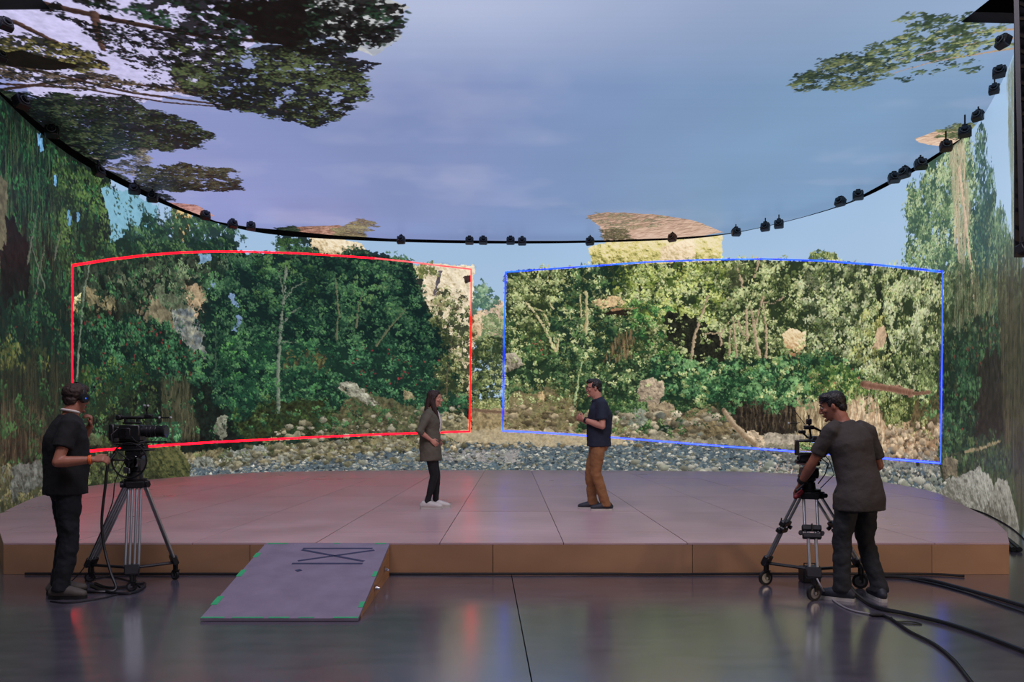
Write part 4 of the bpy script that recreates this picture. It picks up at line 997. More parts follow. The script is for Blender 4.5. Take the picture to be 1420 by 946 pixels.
for i in range(m_ - 1):
    a, c = OUTL[i], OUTL[i + 1]
    L = math.hypot(c[0] - a[0], c[1] - a[1]); 
    mx_, my_ = (a[0] + c[0]) / 2, (a[1] + c[1]) / 2
    ang = math.atan2(c[1] - a[1], c[0] - a[0])
    nx_, ny_ = -math.sin(ang), math.cos(ang)
    s_ = -1 if (nx_ * mx_ + ny_ * (my_ - 12.5)) > 0 else 1
    mb = MB(); mb.box((mx_ + nx_ * 0.009 * s_, my_ + ny_ * 0.009 * s_ - 7.34, (ST - 0.02) / 2), (L - 0.004, 0.016, ST - 0.022), rz=ang); mb.build('side_panel', FRONT_M, stg, smooth=False)
# ------------------------------------------------------------------ ramp
mat('ramp_top', (128, 118, 136), 0.6, 0, 0.12, 5, 0.15, 60)
mat('green_tape', (52, 170, 112), 0.7, 0, 0.1, 20)
mat('navy_tape', (48, 52, 84), 0.7, 0, 0.15, 20)
mat('chrome', (200, 200, 205), 0.2, 1.0, 0.05, 10)
rp = thing('ramp', 'plywood wedge ramp with green tape marks and a dark taped cross', 'ramp', (-1.77, 5.56, 0))
RL, RH = 1.765, ST
y0r, y1r = 0.0, RL
xl0, xr0, xl1, xr1 = -0.52, 0.64, -0.61, 0.59      # front and back edge of the board, from the middle
def rtop(x, y, dz=0.0):
    t = y / RL; return Vector((xl0 + (xl1 - xl0) * t + ((xr0 - xl0) + ((xr1 - xl1) - (xr0 - xl0)) * t) * x, y, 0.024 + (RH - 0.024) * t + dz))
mb = MB()
lo = [mb._p(rtop(x, y, -0.02)) for x, y in ((0, 0), (1, 0), (1, RL), (0, RL))]; hi = [mb._p(rtop(x, y)) for x, y in ((0, 0), (1, 0), (1, RL), (0, RL))]
mb.face(lo[::-1]); mb.face(hi)
for k in range(4): mb.face((lo[k], lo[(k + 1) % 4], hi[(k + 1) % 4], hi[k]))
mb.build('top_board', MATS['ramp_top'], rp, smooth=False)
for xs_ in (0.0, 1.0):
    mb = MB(); d_ = 0.018 if xs_ == 0 else -0.018
    ys = [0.12, 0.5, 0.55, RL - 0.05]
    a = [rtop(xs_, y, -0.021) for y in ys]
    pa = [mb._p(p) for p in a] + [mb._p((p.x, p.y, 0.0)) for p in a[::-1]]
    pb = [mb._p((p.x + d_, p.y, p.z)) for p in a] + [mb._p((p.x + d_, p.y, 0.0)) for p in a[::-1]]
    mb.face(pa); mb.face(pb[::-1])
    for k in range(8): mb.face((pa[k], pa[(k + 1) % 8], pb[(k + 1) % 8], pb[k]))
    sp_ = mb.build('side_board', MATS['ply_edge'], rp, smooth=False)
    for yy in (0.78, 1.35):
        if xs_ == 1.0:
            q = rtop(1, yy); h = MB(); h.box((q.x + 0.008, yy, q.z * 0.55), (0.012, 0.05, 0.05)); h.loft([(q.x + 0.012, yy - 0.03, q.z * 0.55), (q.x + 0.04, yy - 0.025, q.z * 0.5), (q.x + 0.04, yy + 0.025, q.z * 0.5), (q.x + 0.012, yy + 0.03, q.z * 0.55)], [0.005] * 4, n=8)
            h.build('handle', MATS['chrome'], sp_)
def tape(u0, v0, u1, v1, wd, m, name='tape_mark'):
    a = rtop(u0, v0); c = rtop(u1, v1); t = (c - a).normalized(); up = Vector((0, -(RH - 0.024) / RL, 1)).normalized(); s_ = t.cross(up).normalized() * wd / 2
    mb = MB(); p = [a - s_, c - s_, c + s_, a + s_]
    lo = [mb._p(q + up * 0.0004) for q in p]; hi = [mb._p(q + up * 0.0022) for q in p]
    mb.face(lo[::-1]); mb.face(hi)
    for k in range(4): mb.face((lo[k], lo[(k + 1) % 4], hi[(k + 1) % 4], hi[k]))
    mb.build(name, m, rp, smooth=False)
for u0, v0, u1, v1, wd in [(0.0, 0.012, 0.15, 0.012, 0.02), (0.2, 0.012, 0.4, 0.012, 0.018), (0.43, 0.012, 0.56, 0.012, 0.02), (0.62, 0.012, 0.72, 0.012, 0.014), (0.84, 0.012, 1.0, 0.012, 0.02),
                           (0.012, 0.25, 0.012, 0.42, 0.05), (0.012, 0.86, 0.012, 1.02, 0.045), (0.012, 1.35, 0.012, 1.47, 0.045), (0.985, 0.2, 0.985, 0.31, 0.035), (0.985, 0.86, 0.985, 0.98, 0.035),
                           (0.02, RL - 0.015, 0.18, RL - 0.015, 0.03), (0.55, RL - 0.012, 0.6, RL - 0.012, 0.02), (0.88, RL - 0.015, 0.97, RL - 0.015, 0.03)]:
    tape(u0, v0, u1, v1, wd, MATS['green_tape'])
for u0, v0, u1, v1 in [(0.33, 1.6, 0.88, 1.6), (0.33, 1.18, 0.86, 1.18), (0.33, 1.56, 0.86, 1.24), (0.36, 1.25, 0.9, 1.55)]:
    tape(u0, v0, u1, v1, 0.034, MATS['navy_tape'], 'cross_tape')
tape(0.4, 0.99, 0.43, 1.02, 0.05, MATS['navy_tape'], 'patch')

# ------------------------------------------------------------------ tracking cameras around the ceiling rim
RIM = WALL
mat('lens_glass', (34, 40, 52), 0.1, 0.2, 0.1, 10)
mat('rust_black', (60, 34, 34), 0.5, 0.2, 0.2, 20)
def tracker(px, py, dist, yaw, size=0.15, m='black_plastic', label='', rear=False):
    if not rear:   # close under the ceiling edge, but in front of the wall
        dist = min((CEIL_Z - 0.7 * size - EYE) * F / (HY - py), float(np.interp((px - CX) / F, WTAN, WALL[:, 1])) - 0.3) * (0.98 if 1290 < px < 1350 else 1.0)
    x = (px - CX) / F * dist; z = EYE + (HY - py) * dist / F
    t = thing('tracking_camera', label, 'camera', (x, dist, z), yaw, 'tracking cameras around the ceiling rim')
    s = size
    R = Matrix.Rotation(math.radians(-22), 3, 'X')
    mb = MB(); mb.box((0, 0, 0), (s * 1.1, s * 0.8, s), R=R, bev=s * 0.08)
    for k in (-1, 1): mb.box(R @ Vector((k * s * 0.57, 0.1 * s, 0)), (s * 0.05, s * 0.5, s * 0.8), R=R)
    mb.build('body', MATS[m], t)
    c = R @ Vector((0, -s * 0.42, 0)); ax = R @ Vector((0, -1, 0))
    mb = MB(); mb.ring(c + ax * 0.012, ax, s * 0.36, s * 0.045, 18, 6); mb.build('ring_light', MATS['grey_plastic'], t)
    mb = MB(); mb.cyl(c, c + ax * s * 0.3, s * 0.2, s * 0.22, 14); ln = mb.build('lens', MATS[m], t)
    mb = MB(); mb.cyl(c + ax * s * 0.28, c + ax * s * 0.32, s * 0.17, s * 0.14, 12); mb.build('front_glass', MATS['lens_glass'], ln)
    top = (max(CEIL_Z + 0.012, z + s * 0.95) if not rear else z + s * 1.3) - z
    mb = MB(); mb.box((0, 0.1 * s, s * 0.68), (s * 0.5, s * 0.4, s * 0.2), bev=0.01); mb.cyl((0, 0.12 * s, s * 0.6), (0, 0.12 * s, top), s * 0.08); mb.build('bracket', MATS['black_metal'], t)
    return t
TR = [(30, 142, 11.6, 'dim tracking camera beside the dark branches, first of the rim from the left'),
      (72, 183, 12.9, 'dim tracking camera over the left willow wall, second of the rim from the left'),
      (137, 238, 15.1, 'dim tracking camera on the left rim, third from the left edge of the photo'),
      (186, 263, 16.4, 'tracking camera on the rim above the pale blue gap in the left trees'),
      (211, 274, 17.0, 'tracking camera on the rim just left of the pinkish rock on the ceiling'),
      (285, 299, 18.7, 'tracking camera on the rim just right of the pinkish rock on the ceiling'),
      (323, 311, 19.2, 'left of the two tracking cameras above the top of the red frame'),
      (348, 314, 19.3, 'right of the two tracking cameras above the top of the red frame'),
      (556, 333, 20.2, 'single tracking camera on the black rim above the right half of the red frame'),
      (651, 334, 20.3, 'first of the four tracking cameras at the middle of the rim'),
      (670, 334, 20.3, 'second of the four tracking cameras at the middle of the rim'),
      (708, 334, 20.3, 'third of the four tracking cameras at the middle of the rim'),
      (724, 335, 20.3, 'fourth of the four tracking cameras at the middle of the rim'),
      (818, 335, 20.2, 'tracking camera on the rim at the left end of the wide tan mesa'),
      (932, 330, 19.9, 'reddish tracking camera in front of the wide tan mesa on the ceiling'),
      (1021, 322, 19.4, 'tracking camera on the rim just right of the wide tan mesa'),
      (1061, 315, 18.9, 'smaller tracking camera left of its close neighbour above the blue frame'),
      (1080, 311, 18.7, 'tracking camera right of its close neighbour above the blue frame'),
      (1165, 280, 16.9, 'left tracking camera of the pair where the black gap thins on the right rim'),
      (1190, 271, 16.5, 'right tracking camera of the pair where the black gap thins on the right rim'),
      (1240, 247, 15.4, 'lowest of the three tracking cameras grouped on the black gap of the right rim'),
      (1254, 240, 15.0, 'middle of the three tracking cameras grouped on the black gap of the right rim'),
      (1277, 228, 14.6, 'highest of the three tracking cameras grouped on the black gap of the right rim'),
      (1312, 203, 13.8, 'reddish tracking camera in front of the tan rock at the right rim'),
      (1338, 183, 13.2, 'tracking camera at the right tip of the tan rock on the ceiling'),
      (1356, 161, 12.6, 'tilted tracking camera against plain sky above the poplars on the right'),
      (1386, 100, 10.9, 'upper of two stacked tracking cameras below the olive branches on the right'),
      (1379, 124, 11.0, 'lower of two stacked tracking cameras below the olive branches on the right'),
      (1391, 58, 9.9, 'tracking camera hanging in the olive branches at the top right'),
      (8, 34, 9.6, 'large tracking camera at the upper left edge of the photo among white sky patches'),
      (2, 78, 10.4, 'tracking camera at the left edge of the photo on a dark branch')]
for i, (px, py, d, lab) in enumerate(TR):
    x = (px - CX) / F * d
    yaw = math.atan2(-x * 1.2, -(8 - d) * 1.0)   # look at the middle of the stage
    yaw = math.atan2(x, d - 11.0 + 6) * -1.0
    s = {26: 0.15, 27: 0.13, 25: 0.15, 28: 0.15, 29: 0.14, 30: 0.12, 23: 0.17, 24: 0.17}.get(i, 0.19)
    tracker(px, py, d - 0.15, yaw + random.Random(i).uniform(-0.5, 0.5), s, 'rust_black' if 'reddish' in lab else 'black_plastic', lab)

# black hanging upright at the right end of the wall
tr = thing('truss_upright', 'black slotted metal upright at the right edge of the photo beside the wall end', 'truss', (0, 7.6, 0))
def T(px, py, d=7.6): return Vector(((px - CX) / F * d, d - 7.6, EYE + (HY - py) * d / F))
for nm, a, c in (('rail', (1410, 0), (1418, 350)), ('rail', (1432, 0), (1436, 350))):
    mb = MB(); p, q = T(a[0], -60), T(*c); p = T(a[0] - (c[0] - a[0]) * 60 / 350, -60)
    mb.loft([p, q], [(0.03, 0.03)] * 2, n=4); mb.build(nm, MATS['black_plastic'], tr, smooth=False)
for k, py in enumerate(range(-40, 350, 22)):
    mb = MB(); a, c = T(1411 + 8 * py / 350, py), T(1433 + 4 * py / 350, py + (8 if k % 3 else 0)); mb.loft([a, c], [0.022, 0.022], n=6); mb.build('rung', MATS['black_metal'], tr)
mb = MB(); a = T(1422, 140); mb.box((a.x + 0.03, 0.09, a.z), (0.16, 0.02, 3.1)); mb.build('backing_strip', MATS['black_metal'], tr, smooth=False)
tk = tracker(1419, 346, 7.5, 0.4, 0.1, 'black_plastic', 'black tracking camera with a pale ring at the foot of the black upright', rear=True)
tk['group'] = 'tracking cameras around the ceiling rim'

# ------------------------------------------------------------------ tripods and cinema cameras
def caster(par, x, y, r=0.06, yaw=0.0, brake=False):
    """one wheel unit: fork, tyre, hub"""
    mb = MB(); c, s = math.cos(yaw), math.sin(yaw)
    Rz = Matrix.Rotation(yaw, 3, 'Z')
    P = lambda a, b, z: Vector((x, y, 0)) + Rz @ Vector((a, b, z))
    mb.cyl(P(0, -0.012, r), P(0, 0.012, r), r, n=22); 
    wh = mb.build('wheel', MATS['rubber'], par)
    mb = MB(); mb.cyl(P(0, -0.015, r), P(0, 0.015, r), r * 0.66, n=20); mb.cyl(P(0, -0.024, r), P(0, 0.024, r), r * 0.2, n=10); mb.build('hub', MATS['steel'], wh)
    mb = MB()
    for k in (-1, 1): mb.box(P(0.012, k * 0.021, r * 1.35), (0.034, 0.004, r * 1.2), rz=yaw)
    mb.box(P(0.015, 0, r * 1.98), (0.05, 0.05, 0.006), rz=yaw); mb.cyl(P(0.02, 0, r * 2), P(0.02, 0, r * 2 + 0.06), 0.014)
    if brake: mb.box(P(0.06, 0, r * 1.5), (0.06, 0.03, 0.01), rz=yaw)
    mb.build('fork', MATS['black_metal'], wh)

def tripod(name, label, loc, feet, top, r_w, two_stage, bowl_r=0.075):
    t = thing(name, label, 'tripod', loc)
    hub = Vector(top)
    # spider between the feet
    for i, f in enumerate(feet):
        caster(t, f[0], f[1], r_w, yaw=[0.3, 0.35, -0.5][i], brake=(i == 1))
    zf = r_w * 2 + 0.07
    cen = Vector((sum(f[0] for f in feet) / 3, sum(f[1] for f in feet) / 3, zf - 0.01))
    mb = MB(); mb.cyl(cen - Vector((0, 0, 0.03)), cen + Vector((0, 0, 0.03)), 0.06, n=16); mb.build('spreader_hub', MATS['black_metal'], t)
    for i, f in enumerate(feet):
        ft = Vector((f[0], f[1], zf)); n_ = feet[(i + 1) % 3]
        mb = MB(); mb.loft([cen, ft], [(0.02, 0.014)] * 2, n=8); mb.build('spreader_arm', MATS['black_metal'], t)
        out = (ft - Vector((hub.x, hub.y, ft.z))).normalized(); side = out.cross(Vector((0, 0, 1))).normalized()
        up = (hub + out * 0.07 - ft); L = up.length; u = up.normalized()
        leg = MB(); M0 = ft + u * 0.06
        if two_stage:
            mid = ft + u * (L * 0.52)
            for k in (-1, 1):
                leg.cyl(mid + side * 0.052 * k, hub + out * 0.075 + side * 0.052 * k - Vector((0, 0, 0.02)), 0.0125, n=10)
                leg.cyl(M0 + side * 0.03 * k, mid + side * 0.03 * k, 0.0135, n=10)
        else:
            for k, o_ in ((-0.05, 0), (-0.018, 0.0), (0.018, 0.0), (0.05, 0)):
                leg.cyl(M0 + side * k * 1.05, hub + out * 0.075 + side * k - Vector((0, 0, 0.03)), 0.0115, n=10)
        lg = leg.build('leg', MATS['aluminium'], t)
        b = MB(); nrm = u.cross(side).normalized()
        Rm = Matrix((side, nrm, u)).transposed()
        b.box(ft + u * 0.03, (0.12, 0.05, 0.09), R=Rm, bev=0.008); b.cyl(ft - side * 0.05 + u * 0.0, ft + side * 0.05, 0.022)
        b.cyl(ft + u * 0.0, Vector((ft.x, ft.y, zf - 0.08)), 0.018)
        b.build('foot_clamp', MATS['black_plastic'], lg)
        if two_stage:
            b = MB(); b.box(mid + u * 0.035, (0.155, 0.055, 0.05), R=Rm, bev=0.008); b.box(mid - u * 0.035, (0.15, 0.055, 0.045), R=Rm, bev=0.008)
            for k in (-1, 1): b.cyl(mid + side * 0.085 * k - nrm * 0.01, mid + side * 0.085 * k - nrm * 0.04, 0.018)
            b.loft([mid + nrm * 0.03, mid + nrm * 0.05 + u * 0.06], [0.008, 0.006], n=8)
            b.build('lever_clamp', MATS['black_plastic'], lg)
    mb = MB(); mb.cyl(hub - Vector((0, 0, 0.05)), hub + Vector((0, 0, 0.03)), 0.085, 0.1, 20)
    for i, f in enumerate(feet):
        out = (Vector((f[0], f[1], 0)) - Vector((hub.x, hub.y, 0))).normalized(); side = out.cross(Vector((0, 0, 1)))
        a = math.atan2(out.y, out.x); mb.box(hub + out * 0.08 - Vector((0, 0, 0.02)), (0.06, 0.15, 0.06), rz=a, bev=0.008)
        mb.cyl(hub + out * 0.085 + side * 0.09 - Vector((0, 0, 0.02)), hub + out * 0.085 + side * 0.115 - Vector((0, 0, 0.02)), 0.02)
    mb.build('bowl', MATS['black_metal'], t)
    return t, hub

# --- left unit
TLx, TLy = -3.46, 6.9
feetL = [(-0.43, 0.08), (0.16, -0.33), (0.30, 0.2)]
tl, hubL = tripod('camera_tripod', 'tall camera tripod with slim silver legs on the left, four tubes to each leg', (TLx, TLy, 0), feetL, (0.03, 0.0, 0.93), 0.045, False)
mb = MB()
mb.cyl((0.03, 0, 0.95), (0.03, 0, 1.02), 0.07, 0.06, 18); mb.box((0.03, 0, 1.085), (0.13, 0.12, 0.14), bev=0.02); mb.cyl((0.03, -0.09, 1.12), (0.03, 0.09, 1.12), 0.06, n=20)
mb.box((0.03, 0, 1.19), (0.16, 0.1, 0.05), bev=0.01); mb.box((0.03, 0, 1.222), (0.3, 0.11, 0.02), bev=0.004); mb.box((0.02, 0, 1.247), (0.22, 0.09, 0.03), bev=0.006); mb.box((0.0, 0, 1.269), (0.26, 0.1, 0.014), bev=0.004)
hd = mb.build('fluid_head', MATS['black_plastic'], tl)
mb = MB(); mb.ring((0.03, -0.115, 1.13), (0, 1, 0), 0.155, 0.008, 36, 8)
for a in range(3):
    t_ = a * TAU / 3 + 0.4; mb.cyl((0.03, -0.115, 1.13), (0.03 + 0.155 * math.cos(t_), -0.115, 1.13 + 0.155 * math.sin(t_)), 0.006, n=8)
mb.cyl((0.03, -0.115, 1.13), (0.03, -0.07, 1.13), 0.03); mb.build('tilt_wheel', MATS['black_metal'], hd)
mb = MB(); mb.box((-0.01, -0.075, 1.04), (0.06, 0.03, 0.06), bev=0.006); mb.box((0.07, -0.08, 1.12), (0.03, 0.02, 0.1), bev=0.006); mb.build('brake_plate', MATS['steel'], hd)
mb = MB(); mb.loft([(-0.04, -0.03, 1.13), (-0.16, -0.1, 1.135), (-0.27, -0.2, 1.13)], [0.009] * 3, n=8); mb.loft([(-0.25, -0.18, 1.13), (-0.33, -0.255, 1.125)], [0.013] * 2, n=10, round_ends=True); mb.build('pan_handle', MATS['black_metal'], tl)

cl = thing('cinema_camera', 'black cinema camera with long lens and silver marker balls above the left tripod', 'camera', (TLx, TLy, 1.29))
mb = MB(); mb.box((0.0, 0, 0.085), (0.19, 0.13, 0.15), bev=0.01); mb.box((-0.03, -0.068, 0.08), (0.09, 0.012, 0.1), bev=0.004)
for k in range(5): mb.box((-0.05 + 0.01 * (k % 2), -0.077, 0.05 + 0.018 * k), (0.05, 0.006, 0.007))
mb.build('body', MATS['black_plastic'], cl)
mb = MB(); mb.box((-0.17, 0.0, 0.09), (0.05, 0.1, 0.15), bev=0.008); mb.box((-0.125, 0, 0.09), (0.06, 0.08, 0.1), bev=0.008); mb.build('battery', MATS['black_plastic'], cl)
mb = MB(); mb.loft([(0.09, 0, 0.1), (0.13, 0, 0.1), (0.13, 0, 0.1), (0.2, 0, 0.1), (0.2, 0, 0.1), (0.27, 0, 0.1), (0.28, 0, 0.1), (0.31, 0, 0.1)], [0.045, 0.045, 0.055, 0.055, 0.05, 0.052, 0.058, 0.058], n=22)
for xx in (0.15, 0.185, 0.23): mb.ring((xx, 0, 0.1), (1, 0, 0), 0.055, 0.004, 24, 6)
ln = mb.build('lens', MATS['black_plastic'], cl)
mb = MB(); mb.cyl((0.3, 0, 0.1), (0.312, 0, 0.1), 0.05, n=20); mb.build('front_glass', MATS['lens_glass'], ln)
mb = MB(); mb.box((0.0, 0, 0.176), (0.16, 0.05, 0.018), bev=0.004); mb.box((-0.06, 0, 0.2), (0.02, 0.03, 0.04)); mb.box((0.05, 0, 0.2), (0.02, 0.03, 0.04)); mb.loft([(-0.11, 0, 0.225), (0.09, 0, 0.225)], [0.014] * 2, n=10, round_ends=True); mb.box((-0.12, 0, 0.225), (0.05, 0.05, 0.05), bev=0.01)
mb.build('top_handle', MATS['black_metal'], cl)
mb = MB(); mb.cyl((0.06, 0, 0.22), (0.36, -0.02, 0.225), 0.007); mb.cyl((0.14, 0, 0.22), (0.13, 0, 0.31), 0.007); mb.cyl((0.13, 0, 0.28), (0.1, 0.02, 0.33), 0.005); mb.cyl((0.13, 0, 0.28), (0.15, -0.02, 0.325), 0.005); mb.cyl((0.13, 0.0, 0.3), (0.115, 0, 0.4), 0.003); mb.box((0.15, 0, 0.235), (0.07, 0.04, 0.035), bev=0.006)
rod = mb.build('marker_bracket', MATS['black_metal'], cl)
mat('marker_ball', (176, 180, 178), 0.5, 0, 0.05, 10)
for q in ((0.36, -0.02, 0.225), (0.255, -0.015, 0.225), (0.1, 0.02, 0.335), (0.153, -0.02, 0.332)):
    mb = MB(); mb.ell(q, (0.0115,) * 3, 10, 6); mb.build('marker_ball', MATS['marker_ball'], rod)
mb = MB(); mb.box((0.02, 0, 0.0), (0.24, 0.1, 0.018), bev=0.004)
for k in (-1, 1): mb.cyl((-0.16, 0.03 * k, 0.004), (0.3, 0.03 * k, 0.004), 0.0075)
mb.build('base_plate', MATS['black_metal'], cl)
mb = MB(); mb.loft([(-0.1, -0.07, 0.12), (-0.13, -0.12, 0.07), (-0.12, -0.12, 0.0), (-0.09, -0.1, -0.03)], [0.005] * 4, n=6); mb.build('lead', MATS['rubber'], cl); mb = MB(); mb.loft([(0.03, -0.07, 0.05), (0.09, -0.12, 0.01), (0.15, -0.1, -0.01), (0.08, -0.06, -0.03)], [0.004] * 4, n=6); mb.build('lead', MATS['rubber'], cl)

# --- right unit
TRx, TRy = 2.62, 6.58
feetR = [(-0.33, 0.26), (-0.14, -0.36), (0.46, 0.12)]
tr2, hubR = tripod('camera_tripod', 'two stage camera tripod with blue grey tubes and large wheels on the right', (TRx, TRy, 0), feetR, (-0.04, 0.0, 0.86), 0.066, True)
mb = MB(); mb.cyl((-0.04, 0, 0.88), (-0.04, 0, 0.95), 0.06, 0.05, 16); mb.box((-0.04, 0, 1.0), (0.1, 0.1, 0.1), bev=0.02); mb.cyl((-0.11, 0, 1.03), (0.03, 0, 1.03), 0.05, n=18)
mb.cyl((-0.04, 0, 1.05), (-0.04, 0, 1.09), 0.045, n=16); mb.box((-0.04, 0.02, 1.115), (0.11, 0.26, 0.035), bev=0.006); mb.cyl((-0.13, 0.0, 1.0), (-0.1, 0, 1.0), 0.02)
hd2 = mb.build('fluid_head', MATS['black_plastic'], tr2)
mb = MB(); mb.loft([(-0.04, -0.06, 1.0), (-0.14, -0.12, 0.93), (-0.2, -0.14, 0.885)], [0.009, 0.009, 0.012], n=8); mb.build('pan_handle', MATS['black_metal'], tr2)
mat('red_grip', (120, 24, 34), 0.6, 0, 0.1, 10)
mb = MB(); mb.loft([(-0.14, -0.09, 0.872), (-0.2, -0.12, 0.832)], [0.021, 0.02], n=12, round_ends=True); tag(mb.build('hand_grip', MATS['red_grip'], tr2), 'dark red grip at the end of the handle')
c2 = thing('cinema_camera', 'black cinema camera with a small lit monitor above the right tripod', 'camera', (TRx - 0.04, TRy, 1.136))
mb = MB(); mb.box((0.02, 0.02, 0.1), (0.13, 0.24, 0.17), bev=0.012); mb.box((0.02, -0.13, 0.1), (0.1, 0.06, 0.12), bev=0.01); mb.box((0.06, 0.02, 0.2), (0.05, 0.2, 0.03), bev=0.008); mb.build('body', MATS['black_plastic'], c2)
mb = MB(); mb.loft([(0.04, 0.14, 0.1), (0.04, 0.22, 0.1), (0.04, 0.22, 0.1), (0.04, 0.27, 0.1)], [0.045, 0.045, 0.052, 0.055], n=20); mb.build('lens', MATS['black_plastic'], c2)
mn = MB(); mn.box((-0.095, -0.19, 0.12), (0.2, 0.022, 0.13), bev=0.008); mn.cyl((-0.06, -0.17, 0.16), (0.0, -0.1, 0.2), 0.008); mon = mn.build('monitor', MATS['black_plastic'], c2)
mb = MB(); ids = [mb._p(p) for p in ((-0.16, -0.2025, 0.078), (-0.03, -0.2025, 0.078), (-0.03, -0.2025, 0.165), (-0.16, -0.2025, 0.165))]; mb.face(ids)
pic = mb.build('display', screen_mat('monitor_screen', WALL_IMG, 1.3, 0.2), mon, smooth=False, fix=False)
u0, v0 = wall_tex(880, 640); u1, v1 = wall_tex(1180, 350)
uv = pic.data.uv_layers.new(name='UVMap')
for k, q in enumerate(((u0, v0), (u1, v0), (u1, v1), (u0, v1))): uv.data[k].uv = (float(q[0]) / WW, float(q[1]) / WH)
mb = MB(); mb.box((-0.1, -0.16, 0.03), (0.09, 0.05, 0.05), bev=0.01); mb.cyl((-0.15, -0.14, 0.03), (-0.04, -0.1, 0.03), 0.014); mb.box((-0.12, -0.12, -0.0), (0.08, 0.06, 0.03), bev=0.006); mb.build('side_box', MATS['black_plastic'], c2)
mb = MB()
mb.cyl((0.02, 0, 0.19), (0.0, 0.0, 0.33), 0.009); mb.box((0.0, 0, 0.29), (0.08, 0.05, 0.035), bev=0.006); mb.box((0.0, 0, 0.34), (0.04, 0.04, 0.05), bev=0.006); mb.cyl((-0.03, 0, 0.31), (-0.12, 0.02, 0.44), 0.003); mb.cyl((-0.08, 0, 0.33), (-0.17, 0, 0.325), 0.004); mb.cyl((0.02, 0, 0.3), (0.12, 0, 0.25), 0.01); mb.cyl((0.1, 0, 0.25), (0.11, 0, 0.2), 0.01); mb.box((-0.06, 0, 0.25), (0.06, 0.03, 0.03), bev=0.006); mb.cyl((-0.06, 0, 0.25), (-0.01, 0, 0.2), 0.008); mb.cyl((0.0, 0, 0.34), (0.0, 0, 0.4), 0.006)
rg = mb.build('marker_bracket', MATS['black_metal'], c2)
mb = MB(); mb.ell((-0.175, 0, 0.325), (0.011,) * 3, 10, 6); mb.build('marker_ball', MATS['marker_ball'], rg)
mb = MB(); mb.box((0.0, 0, 0.008), (0.1, 0.3, 0.018), bev=0.004); mb.build('base_plate', MATS['black_metal'], c2)
mb = MB(); mb.loft([(0.08, 0.05, 0.06), (0.17, 0.0, -0.03), (0.13, -0.02, -0.12), (0.08, 0.0, -0.2)], [0.005] * 4, n=6); mb.build('lead', MATS['rubber'], c2); mb = MB(); mb.loft([(0.09, 0.0, 0.1), (0.2, 0.05, 0.0), (0.22, 0.0, -0.12), (0.1, 0.0, -0.24)], [0.004] * 4, n=6); mb.build('lead', MATS['rubber'], c2)
# small battery box on the floor behind the right tripod
bx = thing('battery_box', 'small black battery box on the floor behind the right tripod', 'box', (TRx + 0.13, TRy + 0.42, 0))
mb = MB(); mb.box((0, 0, 0.07), (0.16, 0.14, 0.14), bev=0.01); mb.build('case', MATS['black_plastic'], bx)
mb = MB(); mb.loft([(-0.05, 0, 0.14), (-0.05, 0, 0.17), (0.05, 0, 0.17), (0.05, 0, 0.14)], [0.006] * 4, n=8); mb.build('handle', MATS['black_metal'], bx)

# ------------------------------------------------------------------ cables
mat('cable_black', (16, 18, 22), 0.45, 0, 0.2, 30)
mat('cable_grey', (140, 138, 142), 0.5, 0, 0.1, 30)
def cable(name, pts, r, m, label, cat='cable', group=None, floor=True, zs=None):
    P = []
    for i, p in enumerate(pts):
        z = r + 0.001 if zs is None else zs[i]
        if len(p) == 2:
            x, y = on_plane(p[0], p[1], z)
            P.append((x, y, z))
        else: P.append(p)
    C_ = catmull(P, 8)
    mb = MB(); mb.loft([Vector(p) for p in C_], [r] * len(C_), n=8)
    o = mb.build(name, m)
    return tag(o, label, cat, group)
cable('floor_cable', [(1200, 798.5), (1250, 800), (1290, 805), (1330, 815), (1370, 826), (1425, 842)], 0.017, MATS['cable_black'], 'thick black cable curving from the stage front to the right edge of the photo')
cable('floor_cable', [(1262, 803), (1300, 811), (1340, 822), (1375, 834), (1425, 851)], 0.009, MATS['cable_black'], 'thin black cable running just in front of the thick one at the right edge')
cable('floor_cable', [(1178, 812), (1190, 826), (1215, 842), (1260, 852), (1310, 864), (1360, 880), (1425, 905)], 0.016, MATS['cable_black'], 'thick black cable from behind the right operator shoes across the floor to the right')
cable('floor_cable', [(1133, 790, 0), (1140, 812), (1156, 832), (1178, 845), (1210, 852)], 0.007, MATS['cable_grey'], 'pale grey cable trailing from the right tripod to a black plug', zs=[0, .008, .008, .008, .008]) if False else None
x_, y_ = on_plane(1128, 833, 0.0)
cable('floor_cable', [(TRx - 0.13, TRy - 0.3, 0.25), (TRx - 0.1, TRy - 0.42, 0.12), (*on_plane(1146, 824, 0.008), 0.012), (*on_plane(1160, 836, 0.008), 0.008), (*on_plane(1180, 846, 0.008), 0.008), (*on_plane(1208, 852, 0.008), 0.008)], 0.007, MATS['cable_grey'], 'pale grey cable trailing from the right tripod to a black plug')
cable('floor_cable', [(1223, 853), (1238, 860), (1262, 876), (1295, 893), (1322, 915), (1350, 950)], 0.011, MATS['cable_black'], 'black cable from the plug towards the bottom right corner of the photo')
pg = thing('cable_plug', 'black cable plug lying on the floor right of the right operator shoes', 'plug', (*on_plane(1216, 853, 0.015), 0))
mb = MB(); mb.loft([(-0.045, 0.003, 0.015), (0.0, 0, 0.016), (0.045, -0.008, 0.015)], [0.012, 0.017, 0.012], n=10, round_ends=True); mb.build('shell', MATS['rubber'], pg)
cable('loose_tie', [(1236, 856), (1242, 862), (1255, 865), (1278, 866), (1262, 862), (1240, 862)], 0.004, MATS['cable_black'], 'thin black tie looped beside the plug on the floor', 'cable tie')
fy = lambda x, z: (x, 7.305, z)
